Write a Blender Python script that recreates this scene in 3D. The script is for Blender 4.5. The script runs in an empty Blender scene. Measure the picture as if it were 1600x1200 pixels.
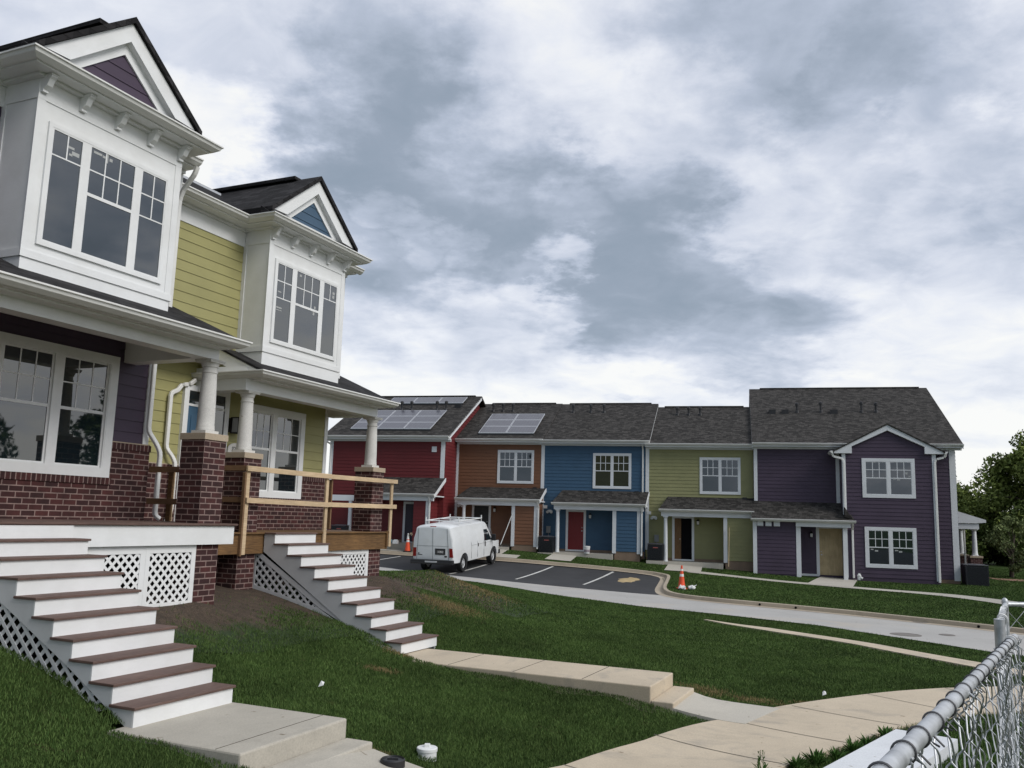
import bpy, math, random
import numpy as np
from mathutils import Vector, Matrix
random.seed(7); RNG = np.random.default_rng(11)
R = math.radians
sc = bpy.context.scene
COL = sc.collection

# ------------------------------------------------------------------ camera, sky, sun
FPX, PITCH, ROLL = 1373.85, 0.1512862, 0.0291467
cam_d = bpy.data.cameras.new("camera"); cam = bpy.data.objects.new("camera", cam_d); COL.objects.link(cam)
cam_d.sensor_fit = 'HORIZONTAL'; cam_d.sensor_width = 36.0; cam_d.lens = FPX * 36.0 / 1600.0
cam_d.clip_start = 0.05; cam_d.clip_end = 6000
cam.matrix_world = Matrix.Rotation(math.pi / 2 + PITCH, 4, 'X') @ Matrix.Rotation(ROLL, 4, 'Z')
sc.camera = cam
sc.view_settings.view_transform = 'Standard'; sc.view_settings.look = 'None'
sc.view_settings.gamma = 1.0; sc.view_settings.exposure = 0.12

SUN_EL, SUN_AZ = R(40), R(124)      # azimuth measured clockwise from +Y (camera forward)

def nodes_of(tree): tree.nodes.clear(); return tree.nodes, tree.links

def build_world():
    w = bpy.data.worlds.new("World"); sc.world = w; w.use_nodes = True
    N, L = nodes_of(w.node_tree)
    out = N.new('ShaderNodeOutputWorld')
    sky = N.new('ShaderNodeTexSky'); sky.sky_type = 'NISHITA'; sky.sun_disc = False
    sky.sun_elevation = SUN_EL; sky.sun_rotation = SUN_AZ
    bg_sky = N.new('ShaderNodeBackground'); bg_sky.inputs[1].default_value = 0.1
    L.new(sky.outputs[0], bg_sky.inputs[0])
    tc = N.new('ShaderNodeTexCoord')
    def math_(op, a, b=None, c=None, clamp=False):
        n = N.new('ShaderNodeMath'); n.operation = op; n.use_clamp = clamp
        for i, v in enumerate((a, b, c)):
            if v is None: continue
            if isinstance(v, (int, float)): n.inputs[i].default_value = v
            else: L.new(v, n.inputs[i])
        return n.outputs[0]
    def vmath(op, a, b, s=None):
        n = N.new('ShaderNodeVectorMath'); n.operation = op
        for i, v in enumerate((a, b)):
            if v is None: continue
            if isinstance(v, (tuple, list)): n.inputs[i].default_value = v
            else: L.new(v, n.inputs[i])
        if s is not None: n.inputs['Scale'].default_value = s
        return n
    d = tc.outputs['Generated']
    sep = N.new('ShaderNodeSeparateXYZ'); L.new(d, sep.inputs[0])
    zz = math_('ADD', math_('ABSOLUTE', sep.outputs[2]), 0.22)
    cx = math_('DIVIDE', sep.outputs[0], zz); cy = math_('DIVIDE', sep.outputs[1], zz)
    comb = N.new('ShaderNodeCombineXYZ'); L.new(cx, comb.inputs[0]); L.new(cy, comb.inputs[1])
    # large slow swirl used to break up the shape of each cloud bank
    n1 = N.new('ShaderNodeTexNoise'); n1.inputs['Scale'].default_value = 2.4; n1.inputs['Detail'].default_value = 9; n1.inputs['Roughness'].default_value = 0.60
    L.new(comb.outputs[0], n1.inputs['Vector'])
    off = vmath('SUBTRACT', n1.outputs['Color'], (0.5, 0.5, 0.5)).outputs[0]
    off = vmath('MULTIPLY', off, (0.50, 0.50, 0.34)).outputs[0]
    dd = vmath('ADD', d, off).outputs[0]
    ddn = vmath('NORMALIZE', dd, None).outputs[0]
    # flattened cloud-deck coordinates
    n2 = N.new('ShaderNodeTexNoise'); n2.inputs['Scale'].default_value = 2.3; n2.inputs['Detail'].default_value = 9
    n2.inputs['Roughness'].default_value = 0.5; n2.inputs['Distortion'].default_value = 0.35
    L.new(comb.outputs[0], n2.inputs['Vector'])
    n3 = N.new('ShaderNodeTexNoise'); n3.inputs['Scale'].default_value = 6.5; n3.inputs['Detail'].default_value = 10; n3.inputs['Distortion'].default_value = 0.6
    n3.inputs['Roughness'].default_value = 0.58
    L.new(comb.outputs[0], n3.inputs['Vector'])
    val = math_('ADD', 0.735, math_('MULTIPLY', math_('SUBTRACT', n2.outputs[0], 0.5), 0.95))
    val = math_('ADD', val, math_('MULTIPLY', math_('SUBTRACT', n3.outputs[0], 0.5), 0.34))
    banks = [  # direction, half-width (deg), strength
        ((-0.078, 0.902, 0.424), 7, -.30), ((-0.15, 0.93, 0.35), 6, -.20), ((-0.154, 0.946, 0.284), 5, -.24),
        ((0.0, 0.93, 0.365), 4, -.16), ((0.067, 0.95, 0.306), 5.5, -.27), ((0.15, 0.945, 0.265), 5, -.25),
        ((0.23, 0.944, 0.236), 5.5, -.29), ((0.30, 0.93, 0.225), 4, -.12), ((0.269, 0.829, 0.49), 7, -.24),
        ((0.399, 0.837, 0.374), 6.5, -.30), ((0.33, 0.87, 0.37), 5, -.12), ((0.479, 0.798, 0.366), 3, -.16),
        ((-0.223, 0.855, 0.468), 7, -.16), ((.12, .87, .47), 6, -.10), ((-0.42, 0.8, 0.44), 7, -.08), ((-0.174, 0.909, 0.38), 5, -.06),
        ((0.128, 0.925, 0.35), 4, -.08), ((0.04, 0.93, 0.225), 3.5, -.12),
        ((0.042, 0.851, 0.524), 7, .14), ((-0.037, 0.874, 0.484), 5, .14), ((-0.321, 0.875, 0.361), 4, .34),
        ((0.133, 0.916, 0.395), 4, .10), ((0.319, 0.891, 0.315), 5, .20), ((0.02, 0.964, 0.262), 2.2, .26),
        ((-0.119, 0.943, 0.31), 2.0, .24), ((0.47, 0.819, 0.329), 4, .24), ((-.3, .8, .52), 8, .06),
        ((0.824, 0.268, 0.5), 7, -0.42), ((0.913, 0.161, 0.375), 6, 0.25), ((0.858, 0.382, 0.342), 6, 0.2), ((0.778, 0.449, 0.438), 5, -0.35), ((0.823, 0.514, 0.242), 5, 0.15), ((0.937, 0.234, 0.259), 5, -0.25), ((0.824, 0.087, 0.559), 8, -0.3),  # banks out of view, added to vary the reflections in the bay windows
        ((-.45, -.85, .35), 50, -.55), ((-.8, -.5, .3), 40, -.3)]  # unseen dark banks behind the camera, added to dim faces turned that way
    for v, hw, s in banks:
        vv = Vector(v).normalized()
        dt = vmath('DOT_PRODUCT', ddn, tuple(vv)).outputs['Value']
        mr = N.new('ShaderNodeMapRange'); mr.interpolation_type = 'SMOOTHSTEP'
        mr.inputs['From Min'].default_value = math.cos(R(hw * 1.45)); mr.inputs['From Max'].default_value = math.cos(R(hw * 0.2))
        mr.inputs['To Min'].default_value = 0; mr.inputs['To Max'].default_value = s
        L.new(dt, mr.inputs['Value'])
        val = math_('ADD', val, mr.outputs[0])
    # brighter, hazier band towards the horizon
    hb = N.new('ShaderNodeMapRange'); hb.interpolation_type = 'SMOOTHSTEP'
    hb.inputs['From Min'].default_value = 0.27; hb.inputs['From Max'].default_value = 0.08
    hb.inputs['To Min'].default_value = 0; hb.inputs['To Max'].default_value = 0.26
    L.new(sep.outputs[2], hb.inputs['Value'])
    val = math_('ADD', val, hb.outputs[0])
    sm = N.new('ShaderNodeMath'); sm.operation = 'SMOOTH_MAX'; L.new(val, sm.inputs[0]); sm.inputs[1].default_value = 0.10; sm.inputs[2].default_value = 0.45
    val = math_('ADD', sm.outputs[0], math_('MULTIPLY', math_('SUBTRACT', n3.outputs[0], 0.5), 0.16))
    ramp = N.new('ShaderNodeValToRGB'); L.new(val, ramp.inputs[0])
    cr = ramp.color_ramp
    cr.elements[0].position = 0.0; cr.elements[0].color = (.24, .30, .37, 1)
    cr.elements[1].position = 1.0; cr.elements[1].color = (.94, .94, .925, 1)
    for p, c in ((.22, (.31, .365, .445)), (.46, (.47, .525, .63)), (.66, (.65, .69, .785)), (.84, (.81, .835, .895))):
        e = cr.elements.new(p); e.color = (*c, 1)
    bg_c = N.new('ShaderNodeBackground'); L.new(ramp.outputs[0], bg_c.inputs[0]); bg_c.inputs[1].default_value = 1.0
    mix = N.new('ShaderNodeMixShader'); mix.inputs[0].default_value = 0.9
    L.new(bg_sky.outputs[0], mix.inputs[1]); L.new(bg_c.outputs[0], mix.inputs[2]); L.new(mix.outputs[0], out.inputs[0])
build_world()

sun_d = bpy.data.lights.new("sun", 'SUN'); sun = bpy.data.objects.new("sun", sun_d); COL.objects.link(sun)
sun_d.energy = 1.9; sun_d.angle = R(28); sun_d.color = (1.0, 0.965, 0.92)
sv = Vector((math.sin(SUN_AZ) * math.cos(SUN_EL), math.cos(SUN_AZ) * math.cos(SUN_EL), math.sin(SUN_EL)))
sun.rotation_euler = sv.to_track_quat('Z', 'Y').to_euler()

# ------------------------------------------------------------------ materials
def new_mat(name):
    m = bpy.data.materials.new(name); m.use_nodes = True
    N, L = nodes_of(m.node_tree)
    o = N.new('ShaderNodeOutputMaterial'); b = N.new('ShaderNodeBsdfPrincipled'); L.new(b.outputs[0], o.inputs[0])
    return m, N, L, b

def ramp2(N, L, fac, c0, c1, p0=0.3, p1=0.7):
    r = N.new('ShaderNodeValToRGB'); L.new(fac, r.inputs[0])
    r.color_ramp.elements[0].position = p0; r.color_ramp.elements[0].color = (*c0, 1)
    r.color_ramp.elements[1].position = p1; r.color_ramp.elements[1].color = (*c1, 1)
    return r.outputs[0]

def noise(N, L, scale, detail=4, rough=.55, coord='UV', stretch=None, dist=0):
    tc = N.new('ShaderNodeTexCoord'); n = N.new('ShaderNodeTexNoise')
    n.inputs['Scale'].default_value = scale; n.inputs['Detail'].default_value = detail
    n.inputs['Roughness'].default_value = rough; n.inputs['Distortion'].default_value = dist
    if stretch:
        mp = N.new('ShaderNodeMapping'); mp.inputs['Scale'].default_value = stretch
        L.new(tc.outputs[coord], mp.inputs[0]); L.new(mp.outputs[0], n.inputs['Vector'])
    else: L.new(tc.outputs[coord], n.inputs['Vector'])
    return n.outputs[0]

def bump(N, L, b, h, s, d=0.01):
    bn = N.new('ShaderNodeBump'); bn.inputs['Strength'].default_value = s; bn.inputs['Distance'].default_value = d
    L.new(h, bn.inputs['Height']); L.new(bn.outputs[0], b.inputs['Normal'])

def mul(c, k): return tuple(min(1, x * k) for x in c)

def paint(name, c, rough=.55, var=.12, nscale=1.3, grain=True, spec=.4, dirt=0.0):
    m, N, L, b = new_mat(name)
    f = noise(N, L, nscale, 6, .6)
    col = ramp2(N, L, f, mul(c, 1 - var), mul(c, 1 + var), .3, .7)
    if dirt:
        f2 = noise(N, L, .8, 8, .7)
        mx = N.new('ShaderNodeMixRGB'); mx.blend_type = 'MULTIPLY'
        k = ramp2(N, L, f2, (1 - dirt, 1 - dirt * 1.05, 1 - dirt * 1.2), (1, 1, 1), .33, .58); mx.inputs[0].default_value = 1
        L.new(col, mx.inputs[1]); L.new(k, mx.inputs[2]); col = mx.outputs[0]
    L.new(col, b.inputs['Base Color']); b.inputs['Roughness'].default_value = rough
    b.inputs['Specular IOR Level'].default_value = spec
    if grain:
        g = noise(N, L, 30, 4, .6, stretch=(.15, 1, 1)); bump(N, L, b, g, .25, .004)
    return m

def brick_mat(name, c1, c2, mortar, bw=.203, bh=.081, soldier=False):
    m, N, L, b = new_mat(name)
    tc = N.new('ShaderNodeTexCoord'); br = N.new('ShaderNodeTexBrick')
    br.inputs['Scale'].default_value = 1; br.inputs['Brick Width'].default_value = bw + .01
    br.inputs['Row Height'].default_value = bh; br.inputs['Mortar Size'].default_value = .0085
    br.inputs['Mortar Smooth'].default_value = .15; br.inputs['Bias'].default_value = -.2
    br.offset = 0 if soldier else .5
    br.inputs['Color1'].default_value = (*c1, 1); br.inputs['Color2'].default_value = (*c2, 1); br.inputs['Mortar'].default_value = (*mortar, 1)
    L.new(tc.outputs['UV'], br.inputs['Vector'])
    f = noise(N, L, 5, 7, .7); k = ramp2(N, L, f, (.55,) * 3, (1.35,) * 3)
    mx = N.new('ShaderNodeMixRGB'); mx.blend_type = 'MULTIPLY'; mx.inputs[0].default_value = 1
    L.new(br.outputs['Color'], mx.inputs[1]); L.new(k, mx.inputs[2]); L.new(mx.outputs[0], b.inputs['Base Color'])
    b.inputs['Roughness'].default_value = .85
    inv = N.new('ShaderNodeMath'); inv.operation = 'SUBTRACT'; inv.inputs[0].default_value = 1; L.new(br.outputs['Fac'], inv.inputs[1])
    bump(N, L, b, inv.outputs[0], .8, .008)
    return m

def shingle_mat(name, base=(.044, .041, .038), var=.45):
    m, N, L, b = new_mat(name)
    tc = N.new('ShaderNodeTexCoord'); br = N.new('ShaderNodeTexBrick')
    br.inputs['Scale'].default_value = 1; br.inputs['Brick Width'].default_value = .23; br.inputs['Row Height'].default_value = .142
    br.inputs['Mortar Size'].default_value = .006; br.inputs['Mortar Smooth'].default_value = .3; br.inputs['Bias'].default_value = -.1
    br.offset = .37; br.squash = .7; br.squash_frequency = 3
    br.inputs['Color1'].default_value = (*mul(base, 1 - var), 1); br.inputs['Color2'].default_value = (*mul(base, 1 + var * 1.2), 1)
    br.inputs['Mortar'].default_value = (*mul(base, .25), 1)
    L.new(tc.outputs['UV'], br.inputs['Vector'])
    f = noise(N, L, 1, 6, .75, stretch=(3.2, 7.1, 1)); k = ramp2(N, L, f, (.72,) * 3, (1.28,) * 3, .35, .65)
    mx = N.new('ShaderNodeMixRGB'); mx.blend_type = 'MULTIPLY'; mx.inputs[0].default_value = 1
    L.new(br.outputs['Color'], mx.inputs[1]); L.new(k, mx.inputs[2])
    f3 = noise(N, L, 90, 2, .7); k3 = ramp2(N, L, f3, (.6,) * 3, (1.5,) * 3)
    mx2 = N.new('ShaderNodeMixRGB'); mx2.blend_type = 'MULTIPLY'; mx2.inputs[0].default_value = 1
    L.new(mx.outputs[0], mx2.inputs[1]); L.new(k3, mx2.inputs[2]); L.new(mx2.outputs[0], b.inputs['Base Color'])
    b.inputs['Roughness'].default_value = .95; b.inputs['Specular IOR Level'].default_value = .2
    sep = N.new('ShaderNodeSeparateXYZ'); L.new(tc.outputs['UV'], sep.inputs[0])
    dv = N.new('ShaderNodeMath'); dv.operation = 'DIVIDE'; L.new(sep.outputs[1], dv.inputs[0]); dv.inputs[1].default_value = .142
    fr = N.new('ShaderNodeMath'); fr.operation = 'FRACT'; L.new(dv.outputs[0], fr.inputs[0])
    ng = N.new('ShaderNodeMath'); ng.operation = 'SUBTRACT'; ng.inputs[0].default_value = 1; L.new(fr.outputs[0], ng.inputs[1])
    bump(N, L, b, ng.outputs[0], .7, .012)
    return m

def wood_mat(name, c0, c1, rough=.75, along=(1.2, 14, 1)):
    m, N, L, b = new_mat(name)
    f = noise(N, L, 3.2, 8, .65, stretch=along, dist=.6)
    f2 = noise(N, L, 1.2, 4, .6)
    c = ramp2(N, L, f, c0, c1, .32, .68)
    k = ramp2(N, L, f2, (.75,) * 3, (1.15,) * 3)
    mx = N.new('ShaderNodeMixRGB'); mx.blend_type = 'MULTIPLY'; mx.inputs[0].default_value = 1
    L.new(c, mx.inputs[1]); L.new(k, mx.inputs[2]); L.new(mx.outputs[0], b.inputs['Base Color'])
    b.inputs['Roughness'].default_value = rough; bump(N, L, b, f, .3, .003)
    return m

def concrete_mat(name, c, var=.16, stain=.25, scale=1.0, stain_col=None):
    m, N, L, b = new_mat(name)
    f = noise(N, L, 1.1 * scale, 9, .68, coord='Object'); col = ramp2(N, L, f, mul(c, 1 - var), mul(c, 1 + var), .3, .7)
    f2 = noise(N, L, .75 * scale, 7, .64, coord='Object', dist=1.4, stretch=(.75, 1.5, 1))
    st = stain_col or mul(c, 1 - stain)
    mx = N.new('ShaderNodeMixRGB'); L.new(col, mx.inputs[1]); mx.inputs[2].default_value = (*st, 1)
    k = ramp2(N, L, f2, (0, 0, 0), (.8,) * 3, .53, .72); L.new(k, mx.inputs[0])
    f3 = noise(N, L, 60, 3, .7, coord='Object'); k3 = ramp2(N, L, f3, (.86,) * 3, (1.1,) * 3)
    mx2 = N.new('ShaderNodeMixRGB'); mx2.blend_type = 'MULTIPLY'; mx2.inputs[0].default_value = 1
    L.new(mx.outputs[0], mx2.inputs[1]); L.new(k3, mx2.inputs[2])
    # a few specks of soil
    f4 = noise(N, L, 7, 3, .5, coord='Object'); k4 = ramp2(N, L, f4, (1, 1, 1), (.45, .4, .33), .70, .76)
    mx3 = N.new('ShaderNodeMixRGB'); mx3.blend_type = 'MULTIPLY'; mx3.inputs[0].default_value = 1
    L.new(mx2.outputs[0], mx3.inputs[1]); L.new(k4, mx3.inputs[2]); L.new(mx3.outputs[0], b.inputs['Base Color'])
    b.inputs['Roughness'].default_value = .9; bump(N, L, b, f3, .25, .004)
    return m

def plain(name, c, rough=.5, metal=0, spec=.5, coat=0):
    m, N, L, b = new_mat(name)
    b.inputs['Base Color'].default_value = (*c, 1); b.inputs['Roughness'].default_value = rough
    b.inputs['Metallic'].default_value = metal; b.inputs['Specular IOR Level'].default_value = spec
    b.inputs['Coat Weight'].default_value = coat
    return m

WHITE = (.78, .79, .79)
M = {}
M['trim'] = paint('white_trim_paint', WHITE, .45, .04, 1.7, dirt=.10)
M['trim_far'] = paint('white_trim_paint_far', (.72, .74, .76), .5, .04, .7, dirt=.08)
M['vinyl'] = plain('white_vinyl', (.74, .75, .75), .4)
M['gutter'] = paint('white_aluminium_gutter', (.76, .76, .74), .35, .04, .6, grain=False, dirt=.12)
M['purple'] = paint('purple_siding', (.060, .041, .068), .6, .12)
M['yellow'] = paint('yellow_green_siding', (.33, .31, .135), .6, .08)
M['yellow_far'] = paint('yellow_green_siding_far', (.27, .265, .125), .6, .08)
M['red'] = paint('red_siding', (.125, .015, .017), .6, .10)
M['brown'] = paint('brown_siding', (.175, .080, .042), .6, .08)
M['blue'] = paint('blue_siding', (.042, .097, .165), .6, .08)
M['bluegable'] = paint('blue_gable_siding', (.05, .095, .15), .6, .08)
M['door_red'] = plain('red_door_paint', (.17, .010, .013), .45)
M['door_purple'] = plain('purple_door_paint', (.028, .018, .035), .45)
M['door_dark'] = plain('dark_door_paint', (.02, .022, .022), .5)
M['door_blue'] = plain('blue_door_paint', (.05, .12, .20), .45)
M['ply'] = wood_mat('raw_plywood', (.42, .32, .17), (.56, .44, .26), .8, (8, .6, 1))
M['door_wood'] = wood_mat('stained_door_wood', (.12, .06, .022), (.22, .12, .045), .6, (10, .8, 1))
M['brick'] = brick_mat('maroon_brick', (.034, .010, .010), (.078, .020, .018), (.25, .175, .155))
M['soldier'] = brick_mat('maroon_brick_rowlock', (.034, .010, .010), (.078, .020, .018), (.25, .175, .155), bw=.066, bh=.6, soldier=True)
M['found'] = concrete_mat('foundation_block', (.24, .17, .12))
M['capstone'] = concrete_mat('tan_cast_stone', (.42, .34, .25), .05, .08)
M['column'] = concrete_mat('white_column_stone', (.62, .61, .58), .07, .14, 3)
M['shingle'] = shingle_mat('charcoal_shingles')
M['shingle_near'] = shingle_mat('charcoal_shingles_near', (.024, .023, .024))
M['tread'] = wood_mat('brown_composite_board', (.085, .050, .040), (.175, .110, .090), .7, (1.5, 22, 1))
M['treated'] = wood_mat('treated_lumber_dark', (.09, .045, .016), (.23, .125, .045), .8)
M['lumber'] = wood_mat('fresh_pine_lumber', (.50, .36, .21), (.68, .52, .34), .75)
M['lumber_dark'] = wood_mat('dark_pine_lumber', (.16, .09, .045), (.24, .14, .07), .8)  # darker brown than the other pine
M['stringer'] = paint('white_board', (.62, .63, .64), .5, .04, .8, dirt=.1)
M['metal'] = None
def glass_mat():
    m, N, L, b = new_mat('dark_window_glass')
    b.inputs['Base Color'].default_value = (.009, .016, .020, 1); b.inputs['Roughness'].default_value = .015
    b.inputs['IOR'].default_value = 1.85; b.inputs['Specular IOR Level'].default_value = .55
    b.inputs['Coat Weight'].default_value = .8; b.inputs['Coat Roughness'].default_value = .02
    f = noise(N, L, 1.1, 2, .5); bump(N, L, b, f, .10, .02)
    return m
M['glass'] = glass_mat()
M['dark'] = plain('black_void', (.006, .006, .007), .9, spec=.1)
M['black'] = plain('black_plastic', (.018, .018, .020), .5)
M['sticker'] = plain('white_sticker', (.40, .41, .40), .6)
M['black_metal'] = plain('dark_bronze_metal', (.02, .018, .016), .4, .3)
def galv():
    m, N, L, b = new_mat('galvanised_steel')
    f = noise(N, L, 14, 5, .6, coord='Object'); c = ramp2(N, L, f, (.36, .37, .38), (.62, .64, .66))
    L.new(c, b.inputs['Base Color']); b.inputs['Metallic'].default_value = .55
    L.new(ramp2(N, L, f, (.38,) * 3, (.6,) * 3), b.inputs['Roughness'])
    return m
M['galv'] = galv()
M['galv_dark'] = plain('weathered_tie_wire', (.10, .10, .105), .5, .6)
M['panel'] = None
def solar_mat():
    m, N, L, b = new_mat('solar_cells')
    tc = N.new('ShaderNodeTexCoord'); br = N.new('ShaderNodeTexBrick'); br.offset = 0
    br.inputs['Scale'].default_value = 1; br.inputs['Brick Width'].default_value = .158; br.inputs['Row Height'].default_value = .158
    br.inputs['Mortar Size'].default_value = .004
    br.inputs['Color1'].default_value = (.030, .030, .045, 1); br.inputs['Color2'].default_value = (.042, .042, .060, 1); br.inputs['Mortar'].default_value = (.12, .12, .14, 1)
    L.new(tc.outputs['UV'], br.inputs['Vector']); L.new(br.outputs['Color'], b.inputs['Base Color'])
    b.inputs['Roughness'].default_value = .4; b.inputs['Coat Weight'].default_value = .55; b.inputs['Coat Roughness'].default_value = .2
    return m
M['panel'] = solar_mat()
M['alu'] = plain('aluminium_frame', (.55, .56, .58), .4, .6)
M['asphalt'] = concrete_mat('asphalt', (.034, .035, .038), .25, .3, .8)
M['stripe'] = paint('white_road_paint', (.62, .62, .60), .8, .1, 3, grain=False, dirt=.3)
M['conc_warm'] = concrete_mat('warm_sidewalk_concrete', (.52, .44, .33), .10, .3, 1.0, (.30, .27, .23))
M['conc_grey'] = concrete_mat('grey_concrete', (.43, .40, .34), .10, .2, 1.3)
M['conc_pale'] = concrete_mat('pale_concrete_alley', (.40, .39, .37), .10, .2, .5, (.46, .41, .34))
M['conc_kerb'] = concrete_mat('tan_concrete_kerb', (.40, .34, .26), .12, .2, .8)
M['conc_far'] = concrete_mat('far_walk_concrete', (.46, .43, .37), .08, .12, .6)
M['joint'] = plain('dark_joint_filler', (.10, .09, .07), .95)  # plain dark filler strips for the slab joints
M['orange'] = plain('orange_cone_plastic', (.75, .085, .025), .5)
M['refl'] = plain('white_reflective_band', (.75, .74, .72), .4)
M['plastic_white'] = plain('white_plastic', (.74, .75, .74), .4)
M['tyre'] = plain('tyre_rubber', (.014, .014, .015), .85)
M['van_paint'] = paint('white_van_paint', (.72, .74, .75), .28, .05, 1.2, grain=False, dirt=.12)
M['steel_wheel'] = plain('grey_steel_wheel', (.50, .51, .52), .45, .2)
M['taillight'] = plain('red_lamp_lens', (.22, .012, .014), .2, coat=.5)
M['bark'] = concrete_mat('tree_bark', (.07, .055, .04), .3, .3, 4)

def grass_base():
    m, N, L, b = new_mat('lawn_soil')
    f = noise(N, L, .9, 9, .7, coord='Object'); c = ramp2(N, L, f, (.024, .042, .010), (.046, .076, .018))
    f2 = noise(N, L, 3.1, 6, .7, coord='Object'); k = ramp2(N, L, f2, (0, 0, 0), (1, 1, 1), .60, .72)
    mx = N.new('ShaderNodeMixRGB'); L.new(k, mx.inputs[0]); L.new(c, mx.inputs[1]); mx.inputs[2].default_value = (.075, .055, .03, 1)
    L.new(mx.outputs[0], b.inputs['Base Color']); b.inputs['Roughness'].default_value = 1; b.inputs['Specular IOR Level'].default_value = .1
    f3 = noise(N, L, 40, 4, .7, coord='Object'); bump(N, L, b, f3, .8, .03)
    return m
M['ground'] = grass_base()
def soil():
    m, N, L, b = new_mat('bare_soil')
    f = noise(N, L, 4.5, 9, .75, coord='Object'); c = ramp2(N, L, f, (.040, .028, .019), (.115, .082, .055))
    f2 = noise(N, L, 55, 3, .6, coord='Object'); k = ramp2(N, L, f2, (.6,) * 3, (1.6, 1.55, 1.5), .4, .75)
    mx = N.new('ShaderNodeMixRGB'); mx.blend_type = 'MULTIPLY'; mx.inputs[0].default_value = 1
    L.new(c, mx.inputs[1]); L.new(k, mx.inputs[2]); L.new(mx.outputs[0], b.inputs['Base Color'])
    b.inputs['Roughness'].default_value = 1; bump(N, L, b, f2, 1, .03)
    at = N.new('ShaderNodeAttribute'); at.attribute_name = 'edge'
    f5 = noise(N, L, 2.6, 7, .7, coord='Object')
    sm = N.new('ShaderNodeMath'); sm.operation = 'ADD'; L.new(at.outputs['Fac'], sm.inputs[0]); L.new(f5, sm.inputs[1])
    k5 = ramp2(N, L, sm.outputs[0], (0, 0, 0), (1, 1, 1), .72, .98)
    mg = N.new('ShaderNodeMixRGB'); L.new(k5, mg.inputs[0]); mg.inputs[1].default_value = (.026, .046, .014, 1); L.new(mx.outputs[0], mg.inputs[2]); L.new(mg.outputs[0], b.inputs['Base Color'])
    return m
M['soil'] = soil()
def blades(name, ca, cb, cdry):
    m, N, L, b = new_mat(name)
    at = N.new('ShaderNodeAttribute'); at.attribute_name = 'tint'
    c = ramp2(N, L, at.outputs['Fac'], ca, cb, .1, .9)
    f = noise(N, L, .75, 7, .7, coord='Object'); k = ramp2(N, L, f, (.62,) * 3, (1.35,) * 3, .32, .68)
    mx = N.new('ShaderNodeMixRGB'); mx.blend_type = 'MULTIPLY'; mx.inputs[0].default_value = 1; L.new(c, mx.inputs[1]); L.new(k, mx.inputs[2])
    f2 = noise(N, L, 1.7, 6, .7, coord='Object'); k2 = ramp2(N, L, f2, (0, 0, 0), (.7,) * 3, .66, .80)
    mx2 = N.new('ShaderNodeMixRGB'); ad = N.new('ShaderNodeAttribute'); ad.attribute_name = 'dry'
    am = N.new('ShaderNodeMath'); am.operation = 'MAXIMUM'; L.new(k2, am.inputs[0]); L.new(ad.outputs['Fac'], am.inputs[1])
    L.new(am.outputs[0], mx2.inputs[0]); L.new(mx.outputs[0], mx2.inputs[1]); mx2.inputs[2].default_value = (*cdry, 1)
    L.new(mx2.outputs[0], b.inputs['Base Color']); b.inputs['Roughness'].default_value = .75; b.inputs['Specular IOR Level'].default_value = .15
    return m
M['grass'] = blades('grass_blades', (.035, .072, .016), (.100, .155, .043), (.22, .17, .08))
M['weed'] = blades('weed_leaves', (.04, .10, .02), (.09, .17, .04), (.12, .13, .04))
M['leaf_dark'] = blades('dark_tree_leaves', (.045, .070, .018), (.12, .155, .04), (.10, .13, .035))
M['leaf_mid'] = blades('mid_tree_leaves', (.075, .105, .025), (.22, .27, .07), (.17, .20, .06))
M['leaf_pale'] = blades('pale_spring_leaves', (.08, .11, .04), (.20, .24, .10), (.2, .22, .11))

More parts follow.
